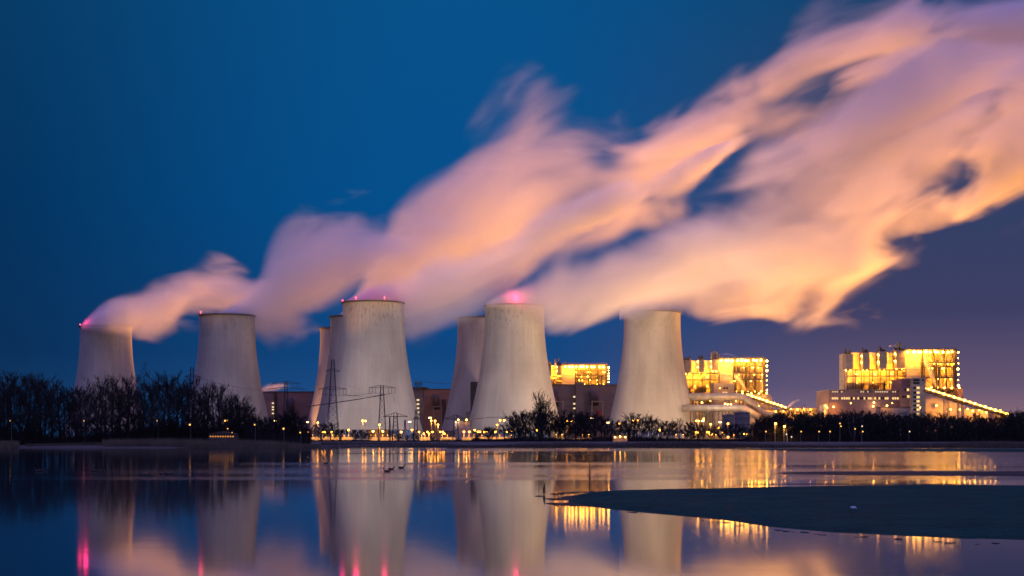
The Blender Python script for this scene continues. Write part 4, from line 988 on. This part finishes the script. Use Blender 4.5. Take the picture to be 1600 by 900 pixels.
# middle bushes
MID = [(738, 676), (760, 668), (790, 655), (812, 645), (826, 641), (860, 645), (890, 644), (912, 640), (935, 650), (952, 657), (976, 656), (990, 648), (1015, 650), (1030, 653), (1045, 660), (1060, 655), (1084, 657), (1100, 662), (1130, 657), (1150, 664), (1176, 660)]
tree('poplar', 845, 617, 600, 'tall upright leafless tree before the right edge of the beige tower', None, name='upright_tree')
for px_ in range(742, 1180, 9):
    g = 'below the beige tower' if px_ < 862 else ('below the grey turbine hall' if px_ < 958 else ('at the base of the rightmost tower' if px_ < 1086 else 'below the big ducts'))
    k = 'shrub' if trng.random() < .6 else ('bare' if 975 < px_ < 1075 or px_ < 830 else 'dense')
    tree(k, px_ + trng.uniform(-4, 4), prof_at(MID, px_) + trng.uniform(-1, 9), trng.uniform(570, 625), ('dense dark tree ' if k == 'dense' else ('bare small tree ' if k == 'bare' else 'leafless bush ')) + g, ('dense dark trees ' if k == 'dense' else ('bare small trees ' if k == 'bare' else 'leafless bushes ')) + g, widen=1.25)
for px_, pt, lb in ((503, 665, 'small bush close right of the tall left lamp'), (517, 660, 'small round tree right of the tall left lamp'), (530, 672, 'low bush left of the bright low lamp'), (555, 674, 'left bush of the dark clump between the two pylons'), (565, 675, 'middle bush of the dark clump between the two pylons'), (575, 676, 'right bush of the dark clump between the two pylons'), (622, 678, 'dark bush under the shore gantry'), (637, 680, 'dark bush right of the slim chimney stub'), (648, 678, 'dark bush at the foot of the slender mast'), (677, 682, 'low bush under the three clustered lamps')):
    tree('shrub', px_, pt, 640, lb, None, cat='bush', name='bare_shrub', widen=1.5)
# right woods
RIGHT = [(1170, 660), (1188, 648), (1205, 643), (1232, 640), (1262, 641), (1292, 642), (1318, 640), (1345, 638), (1375, 640), (1400, 643), (1440, 645), (1480, 645), (1520, 647), (1556, 648), (1580, 641), (1600, 640), (1640, 640)]
rsegs = [(1100, 1290, 'at the left end of the right woods, below the shorter conveyor'), (1290, 1410, 'in the right woods below the long brownish hall'), (1410, 1530, 'in the right woods below the long glowing conveyor'), (1530, 1700, 'at the far right end of the right woods')]
px = 1176.0
while px < 1630:
    for row in range(3):
        q = px + trng.uniform(-4, 4) + row * 3
        g = next(l for a, b, l in rsegs if a <= q < b)
        k = 'dense' if trng.random() < .62 else ('birch' if trng.random() < .35 and row == 0 else 'bare')
        nm = {'dense': 'dense dark tree', 'birch': 'pale-trunked birch', 'bare': 'leafless tree'}[k]
        tree(k, q, prof_at(RIGHT, q) + trng.uniform(0, 8), 548 + row * 30 + trng.uniform(-10, 10), f'{nm} {g}', f'{nm}s {g}', widen=1.2)
    px += 9.5
# undergrowth and reeds: uncountable
def thicket(name, px0, px1, Y0, Y1, hmin, hmax, n_, m, seed, wid=.05, lean=.5):
    rg = random.Random(seed); q = MB()
    for i in range(n_):
        Y = rg.uniform(Y0, Y1); x = wx(rg.uniform(px0, px1), Y); z = gz(Y, x) - .1
        h = hmin + (hmax - hmin) * rg.random() ** 1.5 * (.55 + .45 * math.sin(x * .13 + 2 * math.sin(x * .037)))
        dx, dy = rg.uniform(-lean, lean), rg.uniform(-lean, lean); w = wid * rg.uniform(.7, 1.4); a = rg.uniform(0, 3.14)
        cx, sx = math.cos(a) * w, math.sin(a) * w
        q.add([(x - cx, Y - sx, z), (x + cx, Y + sx, z), (x + dx * h * .5 + cx * .6, Y + dy * h * .5 + sx * .6, z + h * .6), (x + dx * h, Y + dy * h, z + h), (x + dx * h * .5 - cx * .6, Y + dy * h * .5 - sx * .6, z + h * .6)], [(0, 1, 2, 4), (4, 2, 3)])
    return tag(q.build(name, m), kind='stuff')
thicket('undergrowth', -60, 484, 362, 420, 1.5, 7.5, 17000, M_twig, 1, wid=.10, lean=.5)
thicket('undergrowth', 738, 1180, 560, 600, 1.0, 3.4, 7000, M_twig, 2, wid=.14, lean=.5)
thicket('undergrowth', 1165, 1680, 540, 600, 1.5, 8.0, 12000, M_twig, 3, wid=.16, lean=.4)
thicket('undergrowth', 478, 740, 560, 600, .4, 1.3, 3000, M_twig, 4, wid=.12, lean=.5)
M_reed = mat('reeds', (.20, .165, .11), .9, var=.45, scale=.3)
M_reedd = mat('dull_reeds', (.13, .105, .075), .9, var=.45, scale=.3)
thicket('reed_bed', 160, 502, 347, 360, 1.2, 2.4, 11000, M_reed, 5, wid=.035, lean=.12)
thicket('reed_bed', -60, 30, 346, 362, 1.4, 2.8, 3500, M_reed, 6, wid=.035, lean=.12)
thicket('reed_bed', 40, 165, 354, 362, .6, 1.5, 2500, M_reedd, 7, wid=.035, lean=.15)
thicket('reed_bed', 502, 700, 366, 420, .5, 1.2, 6000, M_reedd, 8, wid=.04, lean=.15)
thicket('reed_bed', 700, 1660, 347, 364, .8, 2.0, 24000, M_reedd, 9, wid=.035, lean=.12)
# ------------------------------------------------------------------ mud banks, birds, stake
def mud_mat(name, c1, c2, rough):
    m = mat(name, c1, rough, var=.4, scale=.5, col2=c2, bump=.6, bscale=3.0)
    m.node_tree.nodes['Principled BSDF'].inputs['Specular IOR Level'].default_value = .06
    return m
M_mud = mud_mat('algae_mud', (.002, .046, .036), (.002, .030, .025), .85)
M_wet = mud_mat('wet_mud', (.022, .022, .022), (.012, .012, .014), .6)
def ground_at(px, py, z=.03): 
    Y = (CAMZ - z) * FPX / (py - HORIZ); return (px - 800) / FPX * Y, Y
def bank(name, top, bot, m, hgt=.14, ns=160, nt_=10, seed=1, rag=.35):
    rg = random.Random(seed); q = MB()
    ph = [rg.uniform(0, 6.28) for _ in range(8)]
    def wob(x, k): return sum(math.sin(x * f + ph[(i + k) % 8]) * a for i, (f, a) in enumerate(((.35, .4), (.9, .3), (2.3, .2), (5.1, .14), (11., .08)))) * rag
    lo, hi = max(top[0][0], bot[0][0]), min(top[-1][0], bot[-1][0])
    for i in range(ns + 1):
        px = lo + (hi - lo) * i / ns
        xa, Ya = ground_at(px, prof_at(top, px), 0); xb, Yb = ground_at(px, prof_at(bot, px), 0)
        Ya += wob(xa, 0); Yb += wob(xb, 3) * .5
        for j in range(nt_ + 1):
            f = j / nt_; Y = Yb + (Ya - Yb) * f; x = xb + (xa - xb) * f
            z = -.02 + hgt * min(1, math.sin(math.pi * f) * 1.6) ** .7 * min(1, i / 20, (ns - i) / 6 + .2) * (1 + .25 * wob(x * 3 + Y, 2)) if 0 < j < nt_ else -.03
            q.v.append((x, Y, z))
    for i in range(ns):
        for j in range(nt_):
            a = i * (nt_ + 1) + j; q.f.append((a, a + nt_ + 1, a + nt_ + 2, a + 1))
    o = q.build(name, m, smooth=True); return tag(o, kind='structure')
bank('mud_bank', [(878, 776), (905, 771.5), (930, 768), (1000, 765), (1060, 763), (1200, 760), (1300, 758), (1450, 756), (1600, 757), (1800, 757)],
     [(878, 778), (890, 789.5), (900, 791), (960, 797), (1000, 802), (1060, 808), (1130, 815), (1200, 826), (1300, 836), (1400, 842), (1500, 847.5), (1600, 850), (1800, 858)], M_mud, .16, ns=240, seed=3)
bank('mud_bank', [(1188, 739.0), (1230, 737.4), (1300, 736.4), (1450, 735.8), (1700, 735.4)], [(1188, 740), (1230, 741.0), (1300, 742.3), (1450, 744.2), (1700, 745.5)], M_wet, .06, seed=5, rag=.5)
bank('mud_bank', [(1080, 700.6), (1250, 700.5), (1700, 700.5)], [(1080, 701.2), (1250, 705.0), (1700, 707.5)], M_mud, .05, seed=6, rag=1.0)
bank('mud_bank', [(1110, 756.3), (1170, 755.8), (1300, 755.4), (1540, 755.4)], [(1110, 756.6), (1170, 757.2), (1300, 757.4), (1540, 757.2)], M_wet, .03, seed=8, rag=.3)
bank('mud_bank', [(858, 782), (870, 779), (900, 778.5)], [(858, 782.6), (870, 781.5), (900, 781.6)], M_wet, .04, ns=40, seed=9, rag=.2)
bank('mud_bank', [(846, 788.6), (870, 787.0), (910, 787.5)], [(846, 789.4), (870, 789.6), (910, 791)], M_wet, .04, ns=40, seed=10, rag=.2)
bank('mud_bank', [(862, 769.5), (880, 768.5), (935, 766.8)], [(862, 770.2), (880, 770.8), (935, 769.6)], M_wet, .03, ns=40, seed=11, rag=.2)
bank('mud_bank', [(962, 799.4), (980, 799.2), (1000, 800.2)], [(962, 800.2), (980, 800.9), (1000, 803.0)], M_wet, .03, ns=30, seed=12, rag=.1)
bank('mud_bank', [(965, 709.2), (760, 708.6), (480, 708.4)][::-1], [(480, 709.2), (760, 710.2), (965, 709.8)], M_wet, .04, seed=14, rag=1.0)
# stake in the water
x, Y = ground_at(921.5, 755, 0)
M_stake = mat('weathered_wood', (.07, .05, .04), .9)
q = MB(); h = 33 / FPX * Y; q.bar((0, 0, -.4), (.012, 0, h * .55), .05, 8, .045); q.bar((.012, 0, h * .55), (.0, 0, h), .045, 8, .035)
tag(q.build('wooden_stake', M_stake, loc=(x, Y, 0)), 'thin dark stake standing upright in the water off the tip of the mud bank', 'stake')
# litter on the mud
x, Y = ground_at(1334, 795, .15)
M_lit = mat('plastic', (.45, .62, .70), .35, var=.2, scale=6)
q = MB(); q.tube([(-.10, 0, .045), (-.07, 0, .05), (.03, 0, .052), (.06, .005, .045), (.075, .008, .03), (.10, .01, .03)], [.045, .055, .053, .045, .018, .018], 12)
tag(q.build('plastic_bottle', M_lit, loc=(x, Y, .13), smooth=True), 'small pale blue plastic bottle lying on the mud bank', 'bottle')
# a twig stuck in the shore
x, Y = ground_at(1499, 849, .0)
q = MB(); q.bar((0, 0, -.05), (-.03, 0, .12), .01, 5, .008); q.bar((-.03, 0, .12), (.05, 0, .20), .008, 5, .004); q.bar((-.01, 0, .06), (-.09, 0, .11), .007, 5, .003)
tag(q.build('driftwood_twig', M_stake, loc=(x, Y, 0)), 'forked twig sticking out at the near edge of the mud bank', 'twig')
# birds: one skinned body each
M_duck = mat('duck_plumage', (.055, .045, .040), .8, var=.5, scale=9)
M_gullw = mat('pale_plumage', (.35, .34, .33), .8, var=.3, scale=9)
def bird_mesh(name, joints, edges, m):
    me = bpy.data.meshes.new(name); me.from_pydata([j[0] for j in joints], edges, []); o = bpy.data.objects.new(name, me); C.objects.link(o)
    sk = o.modifiers.new('skin', 'SKIN'); sb = o.modifiers.new('sub', 'SUBSURF'); sb.levels = 1; sb.render_levels = 1
    for v, j in zip(me.skin_vertices[0].data, joints): v.radius = (j[1], j[1] * (j[2] if len(j) > 2 else 1))
    me.skin_vertices[0].data[1].use_root = True
    dg = bpy.context.evaluated_depsgraph_get(); nm = bpy.data.meshes.new_from_object(o.evaluated_get(dg)); bpy.data.objects.remove(o)
    nm.materials.clear(); nm.materials.append(m); nm.polygons.foreach_set('use_smooth', [True] * len(nm.polygons)); return nm
duck_j = [((-.34, 0, .13), .02), ((-.20, 0, .07), .085), ((0, 0, .055), .115), ((.14, 0, .08), .085), ((.20, 0, .17), .04), ((.21, 0, .26), .038), ((.25, 0, .31), .05), ((.32, 0, .295), .02), ((.38, 0, .285), .016)]
duck_e = [(i, i + 1) for i in range(8)]
duck = bird_mesh('duck', duck_j, duck_e, M_duck); duck_p = duck.copy(); duck_p.materials[0] = M_duck
def bird(px, py, label, group, rz, mesh=duck, s=1.0):
    x, Y = ground_at(px, py, 0); o = bpy.data.objects.new('duck', mesh); C.objects.link(o); o.location = (x, Y, -.005); o.rotation_euler = (0, 0, rz); o.scale = (s, s, s)
    return tag(o, label, 'duck', group)
bird(604, 737.5, 'duck floating left of another duck before the stained tower reflection', None, 2.9, s=.95)
bird(612, 733.8, 'duck floating between two ducks before the stained tower reflection', None, .2, s=.9)
bird(628, 731.8, 'duck at the right of the trio before the stained tower reflection', None, .4, s=1.0)
brg = random.Random(9)
for px, py in ((58, 736.5), (63, 736.8), (69, 735.2), (133, 735), (148, 737), (160, 737.5), (227, 742.5), (255, 741), (263, 741.2), (475, 724), (510, 724.5)):
    bird(px, py, 'small dark duck floating on the dim water at the left', 'ducks on the dim left water', brg.uniform(0, 6.28), s=.75, mesh=duck_p if px in (69, 227, 255, 263) else duck)
# upright bird on the mud by the bank tip
st_j = [((-.10, 0, .12), .02), ((-.05, 0, .22), .055), ((.0, 0, .32), .06), ((.03, 0, .42), .035), ((.04, 0, .48), .036), ((.10, 0, .48), .014), ((.15, 0, .47), .010), ((-.02, .035, .14), .022), ((-.02, .035, .0), .014), ((-.02, -.035, .14), .022), ((-.02, -.035, .0), .014)]
st_e = [(0, 1), (1, 2), (2, 3), (3, 4), (4, 5), (5, 6), (1, 7), (7, 8), (1, 9), (9, 10)]
x, Y = ground_at(850.5, 772, 0)
o = bpy.data.objects.new('heron', bird_mesh('wader', st_j, st_e, M_duck)); C.objects.link(o); o.location = (x, Y, -.03); o.rotation_euler = (0, 0, 1.2)
o.name = 'wading_bird'; tag(o, 'dark upright wading bird standing in the shallows left of the mud bank tip', 'bird')

# broken lumps of mud and weed about the tip and the near edge of the bank
q = MB(); lr = random.Random(31)
def lump(px, py, w):
    x, Y = ground_at(px, py, 0); n_ = 9; d = w * lr.uniform(.5, 1.1) * 2.2; h = w * .10
    ring = [(x + w * math.cos(k * .698) * lr.uniform(.6, 1.2), Y + d * math.sin(k * .698) * lr.uniform(.6, 1.2)) for k in range(n_)]
    q.add([(a, b_, -.02) for a, b_ in ring] + [(x + (a - x) * .5, Y + (b_ - Y) * .5, h * lr.uniform(.5, 1)) for a, b_ in ring], [(k, (k+1) % n_, n_ + (k+1) % n_, n_ + k) for k in range(n_)] + [tuple(range(n_, 2*n_))])
for _ in range(46): lump(lr.triangular(842, 960, 890), lr.choice((769, 771, 776, 779.5, 787.5, 788.5, 790)) + lr.uniform(-1.2, 1.2), lr.uniform(.10, .45))
bt = [(900, 791), (960, 797), (1000, 802), (1060, 808), (1130, 815), (1200, 826), (1300, 836), (1400, 842), (1500, 847.5), (1600, 850)]
for _ in range(60):
    px = lr.uniform(905, 1590); lump(px, prof_at(bt, px) + abs(lr.gauss(0, 1.6)), lr.choice((.03, .04, .06, .1, .16)))
tag(q.build('mud_lumps', M_wet), kind='stuff')
